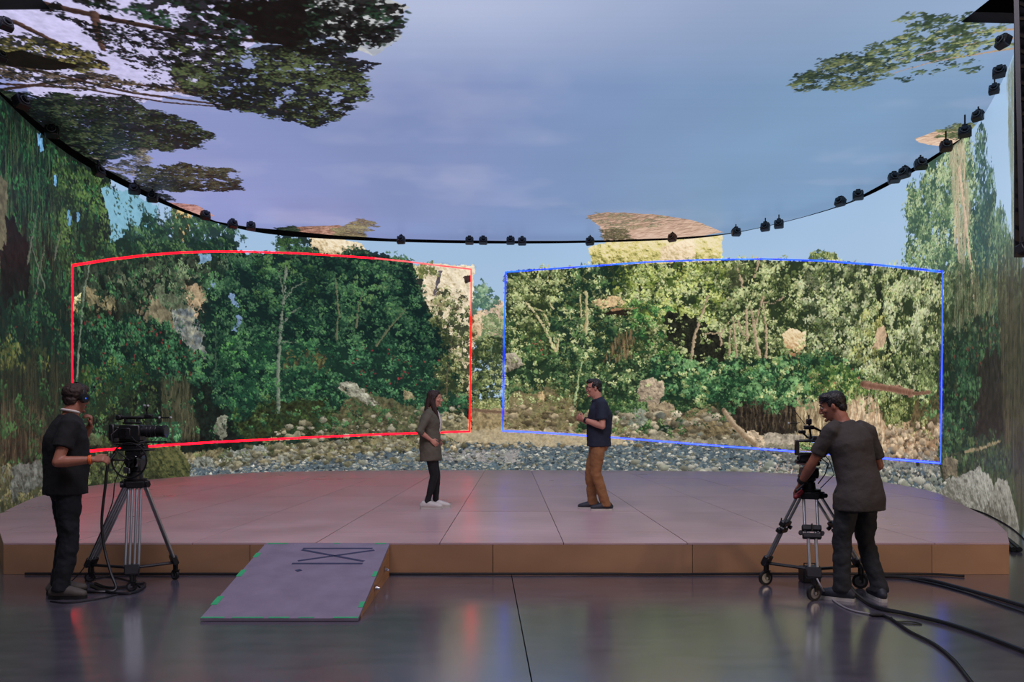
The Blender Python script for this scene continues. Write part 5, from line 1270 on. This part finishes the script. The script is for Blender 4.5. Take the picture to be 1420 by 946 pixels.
cable('stage_cable', [(-4.7, 7.31, 0.014), (-3.4, 7.3, 0.014), (-2.45, 7.309, 0.012), (-1.0, 7.309, 0.012), (0.1, 7.29, 0.016), (0.9, 7.3, 0.014), (1.4, 7.28, 0.013), (2.4, 7.3, 0.015), (3.9, 7.295, 0.014), (4.3, 7.2, 0.014)], 0.012, MATS['cable_black'], 'long black cable lying along the foot of the stage front')
for k, (dx, r) in enumerate(((0.0, 0.035), (0.09, 0.03), (0.16, 0.03))):
    cable('edge_cable', [(6.9 + dx, 11.7, r), (6.58 + dx, 10.7, r), (6.22 + dx, 9.9, r), (5.95 + dx, 9.3, r), (5.64 + dx, 8.65, r)], r, MATS['cable_black'],
          ['fat black cable nearest the stage in the gap beside the right wall', 'fat black cable in the middle of the gap beside the right wall', 'fat black cable nearest the right wall in the gap behind the stage corner'][k], group='cables in the gap by the right wall')
# left tripod cables
L0 = lambda dx, dy, z: (TLx + dx, TLy + dy, z)
cable('hanging_cable', [L0(-0.1, -0.1, 1.2), L0(-0.135, -0.16, 1.1), L0(-0.15, -0.18, 0.9), L0(-0.17, -0.2, 0.6), L0(-0.14, -0.22, 0.38), L0(-0.05, -0.28, 0.16), L0(0.02, -0.33, 0.02), L0(-0.1, -0.4, 0.014), L0(-0.3, -0.36, 0.014)], 0.012, MATS['cable_black'], 'thick black cable hanging from the left camera down to the floor')
cable('hanging_cable', [L0(-0.02, -0.06, 1.15), L0(-0.08, -0.14, 0.95), L0(-0.1, -0.16, 0.75), L0(-0.2, -0.2, 0.45), L0(-0.3, -0.24, 0.2), L0(-0.42, -0.3, 0.05), L0(-0.52, -0.28, 0.009)], 0.005, MATS['cable_black'], 'thin black cable hanging loosely from the left camera beside the thick one')
cable('floor_cable', [(70, 834), (95, 836), (140, 830), (165, 824), (196, 818), (180, 806), (150, 800), (118, 806)], 0.006, MATS['cable_black'], 'thin black cable looping on the floor in front of the left operator shoes')
cable('floor_cable', [(126, 812), (150, 821), (178, 823), (196, 817), (200, 809), (180, 813), (150, 815), (132, 809)], 0.012, MATS['cable_black'], 'coiled thick black cable on the floor under the left tripod')
# ------------------------------------------------------------------ people
mat('skin', (196, 138, 116), 0.5, 0, 0.06, 12)
mat('skin_tan', (160, 104, 82), 0.5, 0, 0.06, 12)
mat('hair_brown', (50, 35, 28), 0.7, 0, 0.35, 30, 0.6, 80, stretch=(1, 1, 0.2))
mat('hair_auburn', (46, 25, 21), 0.65, 0, 0.35, 30, 0.6, 80, stretch=(1, 1, 0.15))
mat('hair_black', (26, 22, 21), 0.5, 0, 0.35, 30, 0.6, 80)
mat('tee_black', (13, 14, 16), 0.85, 0, 0.15, 6, 0.3, 30)
mat('jeans_navy', (10, 14, 21), 0.85, 0, 0.25, 7, 0.4, 30)
mat('shirt_charcoal', (62, 57, 54), 0.85, 0, 0.12, 6, 0.3, 40)
mat('jeans_charcoal', (33, 36, 39), 0.85, 0, 0.25, 7, 0.4, 30)
mat('jacket_olive', (92, 88, 74), 0.85, 0, 0.15, 8, 0.3, 40)
mat('leggings_black', (16, 17, 20), 0.8, 0, 0.15, 8)
mat('shoe_white', (205, 200, 192), 0.6, 0, 0.08, 12)
mat('shoe_dark', (40, 44, 54), 0.6, 0, 0.15, 12)
mat('shoe_taupe', (78, 72, 66), 0.7, 0, 0.2, 12)
mat('polo_navy', (28, 36, 54), 0.85, 0, 0.12, 8, 0.3, 40)
mat('chinos_tan', (142, 98, 60), 0.8, 0, 0.12, 8, 0.3, 40)
mat('white_cloth', (214, 208, 200), 0.7, 0, 0.05, 10)
mat('eye_white', (220, 216, 210), 0.3, 0, 0.02, 10)
mat('iris', (44, 34, 28), 0.2, 0, 0.1, 10)
mat('lip', (150, 84, 76), 0.5, 0, 0.05, 10)
mat('wrist_orange', (236, 110, 50), 0.5, 0, 0.05, 10)
mat('watch_black', (20, 20, 22), 0.3, 0, 0.1, 10)
mat('glass_dark', (22, 24, 30), 0.1, 0.0, 0.05, 10)
mat('blue_led', (30, 90, 230), 0.3, 0, 0.05, 10)
MATS['blue_led'].node_tree.nodes['Principled BSDF'].inputs['Emission Color'].default_value = (0.03, 0.15, 1, 1)
MATS['blue_led'].node_tree.nodes['Principled BSDF'].inputs['Emission Strength'].default_value = 0.8
V = Vector

def lerp(a, b, t): return V(a) * (1 - t) + V(b) * t

def hand(mb, wrist, d, nrm, side, curl=0.5, spread=1.0, s=1.0):
    """palm, four unequal bent fingers and a thumb; d = direction of the hand, nrm = back of the hand, side = towards the thumb"""
    d = V(d).normalized(); nrm = V(nrm); nrm = (nrm - d * nrm.dot(d)).normalized(); sd = V(side); sd = (sd - d * sd.dot(d) - nrm * sd.dot(nrm)).normalized()
    w = V(wrist)
    mb.loft([w - d * 0.02, w + d * 0.01 * s, w + d * 0.05 * s, w + d * 0.09 * s], [(0.024 * s, 0.018 * s), (0.028 * s, 0.017 * s), (0.04 * s, 0.016 * s), (0.041 * s, 0.014 * s)], n=12, hint=nrm, round_ends=True)
    for k, (o, L) in enumerate(((0.03, 0.072), (0.0105, 0.08), (-0.0095, 0.074), (-0.029, 0.06))):
        p = w + d * 0.088 * s + sd * o * s; ang = 0.25 * curl; dirv = (d + sd * 0.08 * (1 - k) * spread).normalized()
        pts = [p - dirv * 0.02 * s, p]; 
        for sg in (0.45, 0.3, 0.25):
            ang += curl * 0.75
            q = dirv * math.cos(ang) - nrm * math.sin(ang)
            pts.append(pts[-1] + q * L * sg * s)
        mb.loft(pts, [0.0095 * s, 0.0095 * s, 0.009 * s, 0.008 * s, 0.0068 * s], n=8, round_ends=True)
    p = w + d * 0.03 * s + sd * 0.026 * s
    q1 = (d * 0.6 + sd * 0.8 - nrm * 0.2).normalized(); q2 = (d * 0.9 + sd * 0.25 - nrm * 0.35 * (0.5 + curl)).normalized()
    mb.loft([p - q1 * 0.015 * s, p + q1 * 0.03 * s, p + q1 * 0.03 * s + q2 * 0.03 * s, p + q1 * 0.03 * s + q2 * 0.053 * s], [0.014 * s, 0.0115 * s, 0.0095 * s, 0.008 * s], n=8, round_ends=True)

def headM(c, yaw, pitch, roll=0.0):
    return Matrix.Translation(V(c)) @ Matrix.Rotation(yaw, 4, 'Z') @ Matrix.Rotation(pitch, 4, 'X') @ Matrix.Rotation(roll, 4, 'Y')

def head_mesh(mb, HM, s=1.0, nose=1.0):
    old = mb.M; mb.M = HM @ Matrix.Scale(s, 4)
    R = [(-.118, .022, .026, .052), (-.108, .038, .046, .042), (-.09, .05, .062, .028), (-.06, .060, .078, .014), (-.03, .067, .087, .008), (0.0, .071, .092, .002), (.03, .075, .097, -.002), (.06, .075, .096, -.005), (.085, .067, .086, -.008), (.106, .048, .062, -.01), (.119, .022, .03, -.012)]
    mb.loft([(0, y, z) for z, a, b, y in R], [(a, b) for z, a, b, y in R], n=20, hint=(0, 1, 0), round_ends=False)
    mb.loft([(0, .09, .026), (0, .099, .008), (0, .112 * (0.96 + .04 * nose), -.018), (0, .114, -.03)], [(.008, .008), (.0095, .011), (.012, .013), (.015, .01)], n=10, round_ends=True)
    for k in (-1, 1):
        mb.ell((k * .013, .1, -.032), (.008, .01, .007), 8, 6)
        mb.loft([(k * .008, .091, .028), (k * .03, .089, .033), (k * .052, .073, .026)], [.008, .009, .006], n=8, round_ends=True)
        mb.ell((k * .045, .062, -.022), (.02, .024, .018), 10, 6)
        mb.ell((k * .077, -.012, -.008), (.008, .018, .03), 10, 8, R=Matrix.Rotation(k * .25, 3, 'Z'))
    mb.ell((0, .086, -.1), (.02, .016, .014), 10, 6)
    mb.ell((0, .091, -.056), (.022, .012, .007), 10, 6); mb.ell((0, .09, -.068), (.019, .012, .008), 10, 6)
    mb.M = old

def face_bits(HM, par, s=1.0):
    for k in (-1, 1):
        mb = MB(); mb.M = HM @ Matrix.Scale(s, 4); mb.ell((k * .032, .0835, .008), (.013, .0105, .0085), 10, 6); e = mb.build('eye', MATS['eye_white'], par)
        mb = MB(); mb.M = HM @ Matrix.Scale(s, 4); mb.ell((k * .0325, .0915, .008), (.0055, .004, .0058), 8, 6); mb.build('iris', MATS['iris'], e)
        mb = MB(); mb.M = HM @ Matrix.Scale(s, 4); mb.loft([(k * .014, .0965, .032), (k * .033, .0965, .037), (k * .052, .081, .031)], [(.003, .0045)] * 3, n=8, round_ends=True); mb.build('eyebrow', MATS['hair_brown'], par)
    mb = MB(); mb.M = HM @ Matrix.Scale(s, 4); mb.loft([(-.022, .094, -.06), (0, .103, -.058), (.022, .094, -.06)], [(.004, .006)] * 3, n=8, round_ends=True); mb.build('lips', MATS['lip'], par)

def person(name, label, loc, rz, P, skin):
    """P: joints in the person's own frame (x right, y forward, z up)"""
    t = thing(name, label, 'person', loc, rz)
    J = {k: V(v) for k, v in P['J'].items()}; g = P.get('girth', 1.0); dp = P.get('depth', 1.0); ls = P.get('limb', 1.0)
    hip, chest, neck = J['pelvis'], J['chest'], J['neck']
    HM = headM(J['head'], P['head_yaw'], P['head_pitch']); hs = P.get('head_scale', 1.0)
    b = MB()
    tor = [(hip - V((0, 0, .1)), (.13, .09)), (hip, (.16, .11)), (lerp(hip, chest, .35), (.14, .1)), (lerp(hip, chest, .7), (.15, .105)), (chest, (.165, .115)), (lerp(chest, neck, .55), (.15, .09)), (lerp(chest, neck, .85), (.075, .06)), (neck, (.055, .057))]
    b.loft([p for p, r in tor], [(r[0] * g, r[1] * dp) for p, r in tor], n=20, hint=(0, 1, 0), round_ends=True)
    hb = HM @ V((0, -.02, -.06))
    b.loft([neck - V((0, 0, .03)), lerp(neck, hb, .5), hb], [(.056 * ls, .058 * ls)] * 3, n=14, round_ends=True)
    head_mesh(b, HM, hs, P.get('nose', 1))
    for s_ in ('l', 'r'):
        sh, el, wr = J['sh_' + s_], J['el_' + s_], J['wr_' + s_]
        b.loft([sh - (sh - neck).normalized() * .04, sh, lerp(sh, el, .4), lerp(sh, el, .85), el], [.045 * ls, .05 * ls, .045 * ls, .038 * ls, .037 * ls], n=12, round_ends=True)
        b.loft([el, lerp(el, wr, .25), lerp(el, wr, .7), wr], [.037 * ls, .042 * ls, .033 * ls, (.026 * ls)], n=12, round_ends=True)
        h = P['hand_' + s_]; hand(b, wr, *h)
        hp, kn, an = J['hp_' + s_], J['kn_' + s_], J['an_' + s_]
        b.loft([hp, lerp(hp, kn, .3), kn, lerp(kn, an, .3), an], [r_ * P.get('leg', 1.0) for r_ in (.075, .07, .05, .052, .036)], n=12, round_ends=True)
        fd = V(P['foot_' + s_]).normalized()
        b.loft([an - V((0, 0, .03)) - fd * .03, an + fd * .12 - V((0, 0, .045))], [(.03, .025), (.035, .018)], n=10, round_ends=True)
    body = b.build('body', skin, t); remesh(body, .0065, 2)
    return t, J, HM

def torso_cloth(name, t, m, J, P, hem, sleeves, g=1.0, dp=1.0, sl_r=.065, voxel=.012, hemf=1.0, belly=0.0, folds=.018, coat=False):
    b = MB(); hip, chest, neck = J['pelvis'], J['chest'], J['neck']
    hemp = V((hip.x + P.get('hem_dx', 0), hip.y + P.get('hem_dy', 0), hem)); 
    tor = [(hemp, (.188 * hemf, .142 * hemf)), (lerp(hemp, hip, .6), (.186 * hemf, .14 * hemf)), (hip + V((0, 0, .04)), (.184, .136)), (lerp(hip, chest, .4) + V((0, belly * .5, 0)), (.17, .13 + belly)), (lerp(hip, chest, .75), (.178, .134 + belly * .5)), (chest, (.195, .14)), (lerp(chest, neck, .5), (.18, .112)), (lerp(chest, neck, .8), (.108, .085)), (lerp(chest, neck, .97), (.072, .072))]
    b.loft([p for p, r in tor], [(r[0] * g, r[1] * dp) for p, r in tor], n=24, hint=(0, 1, 0))
    for s_ in ('l', 'r'):
        sh, el, wr = J['sh_' + s_], J['el_' + s_], J['wr_' + s_]; L = sleeves[0 if s_ == 'l' else 1]
        inn = sh + (neck - sh) * .45
        pts = [inn, sh, lerp(sh, el, .35)]; rad = [sl_r * 1.0, sl_r * 1.05, sl_r]
        if L <= 1.0: pts.append(lerp(sh, el, L)); rad.append(sl_r * .96)
        else: pts += [el, lerp(el, wr, L - 1.0)]; rad += [sl_r * .88, sl_r * .72]
        b.loft(pts, rad, n=14)
    o = b.build(name, m, t)
    remesh(o, voxel, 2, [('fold_big', .14, folds), ('fold_small', .05, folds * .45)])
    return o

def trousers(name, t, m, J, P, g=1.0, thin=False, cuff=.06, voxel=.012):
    b = MB(); hip = J['pelvis']
    b.loft([hip + V((0, 0, .09)), hip, hip - V((0, 0, .09)), hip - V((0, 0, .15))], [(.163 * g, .122 * g), (.178 * g, .138 * g), (.17 * g, .13 * g), (.12 * g, .1 * g)], n=22, hint=(0, 1, 0))
    for s_ in ('l', 'r'):
        hp, kn, an = J['hp_' + s_], J['kn_' + s_], J['an_' + s_]
        k = .78 if thin else 1.0
        end = an + V((0, 0, cuff - .075))
        b.loft([hp + V((0, 0, .04)), lerp(hp, kn, .25), lerp(hp, kn, .65), kn, lerp(kn, an, .3), lerp(kn, an, .7), end + V((0, 0, .05)), end], [.098 * k, .096 * k, .084 * k, .074 * k, .074 * k * (.92 if thin else 1), .068 * k * (.85 if thin else 1), .07 * k * (.8 if thin else 1), .073 * k * (.78 if thin else 1)], n=16, round_ends=False)
    o = b.build(name, m, t)
    remesh(o, voxel, 2, [('leg_fold', .11, .012 if thin else .026), ('leg_crease', .04, .005 if thin else .012)])
    return o

def shoe(t, an, fd, m, sole=None, s=1.0, label=None):
    fd = V(fd); fd.z = 0; fd.normalize(); b = MB(); a = V((an.x, an.y, 0)); up = V((0, 0, 1))
    b.loft([a - fd * .07 + up * .05, a - fd * .055 + up * .06, a + up * .066, a + fd * .07 + up * .056, a + fd * .13 + up * .046, a + fd * .175 + up * .04], [(.036, .04), (.042, .055), (.046, .06), (.05, .048), (.05, .04), (.037, .032)], n=14, hint=up, round_ends=True)
    b.loft([a - fd * .01 + up * .05, a - fd * .012 + up * .1], [(.042, .042), (.04, .042)], n=12, hint=fd)
    o = b.build('shoe', m, t); remesh(o, .008, 2)
    sb = MB()
    pl = []
    sd = up.cross(fd)
    for u, w in ((-.1, .02), (-.085, .036), (0, .04), (.08, .048), (.15, .046), (.195, .028), (.208, .008)): pl.append(a + fd * u + sd * w)
    for u, w in ((.208, .008), (.195, .028), (.15, .044), (.08, .042), (0, .036), (-.085, .034), (-.1, .02)): pl.append(a + fd * u - sd * w)
    sb.prism([(p.x, p.y) for p in pl], 0.0, .026)
    so = sb.build('sole', sole or m, o)
    return o

def wrap(t, name, a, b_, r, m, w=.012):
    d = (V(b_) - V(a)).normalized(); p = V(a); mb = MB(); mb.ring(p, d, r, w * .35, 24, 6); mb.ring(p + d * w * .5, d, r, w * .35, 24, 6); return mb.build(name, m, t)

# ---------- left operator
Z = lambda x, y, z: (x, y, z)
PA = dict(J=dict(pelvis=(0, 0, .97), chest=(0.0, .0, 1.33), neck=(0, .035, 1.53), head=(-.02, .085, 1.675),
                 sh_l=(-.19, .02, 1.44), el_l=(-.24, .12, 1.2), wr_l=(-.09, .21, 1.43), sh_r=(.19, -.01, 1.44), el_r=(.25, -.12, 1.14), wr_r=(.36, .105, 1.16),
                 hp_l=(-.09, 0, .9), kn_l=(-.09, .03, .5), an_l=(-.1, -.02, .09), hp_r=(.09, 0, .9), kn_r=(.11, .0, .5), an_r=(.12, -.06, .09)),
          head_yaw=.5, head_pitch=-.12, head_scale=1.0, girth=1.12, depth=1.15, limb=1.1,
          hand_l=((.25, .0, .7), (.2, 1, .2), (1, 0, .2), 1.0), hand_r=((.55, .75, .1), (.6, -.4, .7), (-.3, .3, .8), .75),
          foot_l=(.3, 1, 0), foot_r=(.7, .8, 0))
LA = (-3.79, 6.43, 0)
pa, J, HM = person('person', 'person in black t-shirt and headset holding the handle of the left tripod', LA, math.radians(-46), PA, MATS['skin_tan'])
torso_cloth('t_shirt', pa, MATS['tee_black'], J, PA, .86, (.62, .62), g=1.08, dp=1.2, sl_r=.078, belly=.02)
trousers('trousers', pa, MATS['jeans_navy'], J, PA, 1.0, cuff=.05)
for s_ in 'lr': shoe(pa, J['an_' + s_], PA['foot_' + s_], MATS['shoe_taupe'], MATS['rubber'])
def short_hair(t, HM, m, bulge=1.0, name='hair', mess=.012):
    b = MB(); b.M = HM
    b.ell((0, -.022, .042), (.086 * bulge, .094 * bulge, .09), 20, 12); b.ell((0, .036, .086), (.074, .061, .045), 16, 8); b.ell((0, -.062, -.02), (.064 * bulge, .045, .06), 16, 8)
    for k in (-1, 1): b.ell((k * .07, .01, .03), (.014, .02, .035), 8, 6)
    o = b.build(name, m, t); remesh(o, .006, 2, [('hair_lock', .025, mess)]); return o
short_hair(pa, HM, MATS['hair_brown'], 1.06, mess=.016)
face_bits(HM, pa)
# headset
b = MB(); b.M = HM; b.loft([V((.092 * math.cos(a), -.005, .0 + .14 * math.sin(a))) for a in np.linspace(0, math.pi, 17)], [(.011, .005)] * 17, n=8)
hs_ = b.build('headband', MATS['black_plastic'], pa)
for k in (-1, 1):
    b = MB(); b.M = HM; b.cyl((k * .08, -.005, 0), (k * .112, -.005, 0), .042, .038, 20); b.build('ear_cup', MATS['black_plastic'], hs_)
b = MB(); b.M = HM; b.loft([(.1, .0, 0), (.115, .045, .05), (.12, .06, .1)], [.004] * 3, n=6); b.ell((.12, .062, .11), (.009, .009, .013), 8, 6); b.build('microphone_arm', MATS['black_plastic'], hs_)
b = MB(); b.M = HM; b.ell((.113, -.008, -.002), (.004, .007, .007), 8, 6); tag(b.build('status_lamp', MATS['blue_led'], hs_), 'small blue light on the ear cup')
b = MB(); b.M = Matrix.Identity(4); b.ring(V(J['neck']) + V((-.0, .0, .035)), (0, .2, 1), .064, .011, 28, 8); b.build('neck_band', MATS['white_cloth'], pa)
wrap(pa, 'wristband', lerp(J['el_r'], J['wr_r'], .93), J['wr_r'], .033, MATS['wrist_orange'], .02)

# ---------- right operator
PB = dict(J=dict(pelvis=(0.02, -.02, .93), chest=(-.01, .05, 1.29), neck=(-.04, .1, 1.475), head=(-.075, .17, 1.605),
                 sh_l=(-.2, .07, 1.39), el_l=(-.27, .2, 1.13), wr_l=(-.265, .34, .945), sh_r=(.185, .05, 1.39), el_r=(.29, .03, 1.1), wr_r=(.24, .23, .98),
                 hp_l=(-.09, 0, .87), kn_l=(-.12, .03, .48), an_l=(-.15, .0, .09), hp_r=(.1, 0, .87), kn_r=(.13, .02, .48), an_r=(.15, -.1, .09)),
          head_yaw=.62, head_pitch=-.28, head_scale=1.0, girth=1.06, depth=1.1, limb=1.1,
          hand_l=((.05, .5, -.55), (-.3, .6, .6), (.8, .2, .1), .8), hand_r=((-.2, .9, .1), (.4, .1, .9), (-.8, 0, .3), .6),
          foot_l=(-.5, .8, 0), foot_r=(.42, .9, 0))
LB = (2.86, 6.3, 0)
pb, J, HM = person('person', 'person in untucked charcoal shirt seen from behind at the right camera', LB, math.radians(22), PB, MATS['skin_tan'])
torso_cloth('shirt', pb, MATS['shirt_charcoal'], J, PB, .74, (.72, .8), g=1.06, dp=1.12, sl_r=.07, hemf=1.14, folds=.016)
b = MB(); b.M = Matrix.Identity(4); b.ring(V(J['neck']) + V((0, -.002, -.002)), (-.1, -.3, 1), .07, .018, 28, 8); b.build('collar', MATS['shirt_charcoal'], pb)
trousers('jeans', pb, MATS['jeans_charcoal'], J, PB, 1.0, cuff=.05)
mat('sole_pale', (190, 186, 178), 0.6, 0, 0.08, 12)
for s_ in 'lr': shoe(pb, J['an_' + s_], PB['foot_' + s_], MATS['shoe_dark'], MATS['sole_pale'])
short_hair(pb, HM, MATS['hair_black'], 1.0, mess=.008)
face_bits(HM, pb)
b = MB(); b.M = HM; b.loft([V((.088 * math.cos(a), -.01 + .105 * math.sin(a), .062)) for a in np.linspace(0.15, math.pi - .15, 15)], [(.005, .016)] * 15, n=8); b.build('sunglasses', MATS['glass_dark'], pb)
wrap(pb, 'watch', lerp(J['el_l'], J['wr_l'], .86), J['wr_l'], .035, MATS['watch_black'], .03)

# ---------- woman on the stage
PC = dict(J=dict(pelvis=(0, -.01, .87), chest=(0, -.015, 1.19), neck=(0, .0, 1.375), head=(0, .045, 1.515),
                 sh_l=(-.155, -.0, 1.285), el_l=(-.22, -.1, 1.06), wr_l=(-.17, .06, .95), sh_r=(.155, -.01, 1.285), el_r=(.235, -.13, 1.07), wr_r=(.19, .02, .95),
                 hp_l=(-.08, 0, .8), kn_l=(-.06, .07, .45), an_l=(-.07, .06, .08), hp_r=(.08, 0, .8), kn_r=(.06, .05, .45), an_r=(.07, -.04, .08)),
          leg=.72, head_yaw=0.0, head_pitch=-.03, head_scale=.97, girth=.88, depth=.88, limb=.85,
          hand_l=((.2, .6, -.6), (-.9, 0, .2), (0, .6, .6), .5, 1.0, .9), hand_r=((-.25, .75, -.6), (.9, 0, .2), (0, .6, .6), .45, 1.0, .9),
          foot_l=(0, 1, 0), foot_r=(.05, 1, 0), hem_dy=.01)
LC = (-1.12, 10.45, ST)
pc, J, HM = person('person', 'person with long brown hair in an olive jacket and black leggings standing on the stage', LC, math.radians(-90), PC, MATS['skin'])
torso_cloth('jacket', pc, MATS['jacket_olive'], J, PC, .66, (1.3, 1.3), g=.98, dp=1.08, sl_r=.064, hemf=1.0, folds=.024)
b = MB(); b.loft([(0, .1, 1.02), (0, .128, 1.2), (0, .09, 1.32), (0, .05, 1.37)], [(.045, .03), (.05, .03), (.05, .025), (.05, .03)], n=12, hint=(0, 1, 0), round_ends=True); b.build('top', MATS['shoe_white'], pc)
b = MB(); b.ring(V((0, .0, 1.372)), (0, .35, 1), .068, .018, 24, 8); b.build('collar', MATS['jacket_olive'], pc)
trousers('leggings', pc, MATS['leggings_black'], J, PC, .88, thin=True, cuff=.05)
for s_ in 'lr': shoe(pc, J['an_' + s_], PC['foot_' + s_], MATS['shoe_white'], MATS['sole_pale'])
b = MB(); b.M = HM @ Matrix.Scale(.92, 4)
b.ell((0, -.022, .042), (.09, .096, .092), 20, 12); b.ell((0, .03, .085), (.076, .066, .046), 16, 8)
b.loft([(0, -.05, .05), (0, -.075, -.06), (0, -.1, -.17), (0, -.11, -.28), (0, -.1, -.35)], [(.08, .06), (.082, .055), (.085, .045), (.075, .035), (.04, .02)], n=18, hint=(0, 1, 0), round_ends=True)
for k in (-1, 1): b.loft([(k * .03, .06, .105), (k * .066, .045, .06), (k * .08, .01, .0)], [.022, .022, .022], n=10, round_ends=True)
for k in (-1, 1): b.loft([(k * .07, .0, .05), (k * .082, -.01, -.06), (k * .088, .025, -.17), (k * .078, .06, -.28), (k * .07, .07, -.35)], [(.02, .04), (.022, .045), (.022, .04), (.02, .032), (.01, .014)], n=12, hint=(0, 1, 0), round_ends=True)
o = b.build('hair', MATS['hair_auburn'], pc); remesh(o, .007, 2, [('lock', .05, .006)])
face_bits(HM, pc, .92)

# ---------- man on the stage
PD = dict(J=dict(pelvis=(0, -.01, .95), chest=(0, -.03, 1.29), neck=(0, .0, 1.5), head=(0, .055, 1.655),
                 sh_l=(-.185, -.03, 1.42), el_l=(-.25, -.03, 1.135), wr_l=(-.09, .2, 1.225), sh_r=(.185, -.03, 1.42), el_r=(.25, -.0, 1.135), wr_r=(.085, .215, 1.225),
                 hp_l=(-.09, 0, .88), kn_l=(-.09, .04, .5), an_l=(-.1, -.09, .09), hp_r=(.09, 0, .88), kn_r=(.09, .1, .5), an_r=(.1, .06, .09)),
          head_yaw=0.0, head_pitch=-.1, head_scale=1.0, girth=1.05, depth=1.15, limb=1.12,
          hand_l=((.55, .6, .35), (-.55, .5, -.1), (0, .3, .9), .7), hand_r=((-.5, .6, .3), (.6, .5, .0), (0, .3, .9), .8),
          foot_l=(-.05, 1, 0), foot_r=(.1, 1, 0))
LD = (1.17, 10.3, ST)
pd, J, HM = person('person', 'person in navy polo shirt and tan trousers on the stage, hands together', LD, math.radians(90), PD, MATS['skin'])
torso_cloth('polo_shirt', pd, MATS['polo_navy'], J, PD, .86, (.72, .72), g=1.04, dp=1.18, sl_r=.076, belly=.015)
b = MB(); b.ring(V(J['neck']) + V((0, .005, -.002)), (0, .35, 1), .069, .02, 24, 8); b.build('collar', MATS['polo_navy'], pd)
trousers('trousers', pd, MATS['chinos_tan'], J, PD, 1.02, cuff=.04)
for s_ in 'lr': shoe(pd, J['an_' + s_], PD['foot_' + s_], MATS['shoe_dark'], MATS['sole_pale'])
short_hair(pd, HM, MATS['hair_black'], 1.0, mess=.012)
face_bits(HM, pd)
b = MB(); b.M = HM
for k in (-1, 1):
    b.ring((k * .034, .108, .006), (0, 1, 0), .021, .0026, 22, 6); b.loft([(k * .055, .106, .01), (k * .082, .05, .01), (k * .084, -.01, .006)], [.0028] * 3, n=6)
b.loft([(-.013, .108, .01), (.013, .108, .01)], [.0026] * 2, n=6); gl = b.build('glasses', MATS['glass_dark'], pd)
wrap(pd, 'watch', lerp(J['el_l'], J['wr_l'], .88), J['wr_l'], .034, MATS['watch_black'], .026)
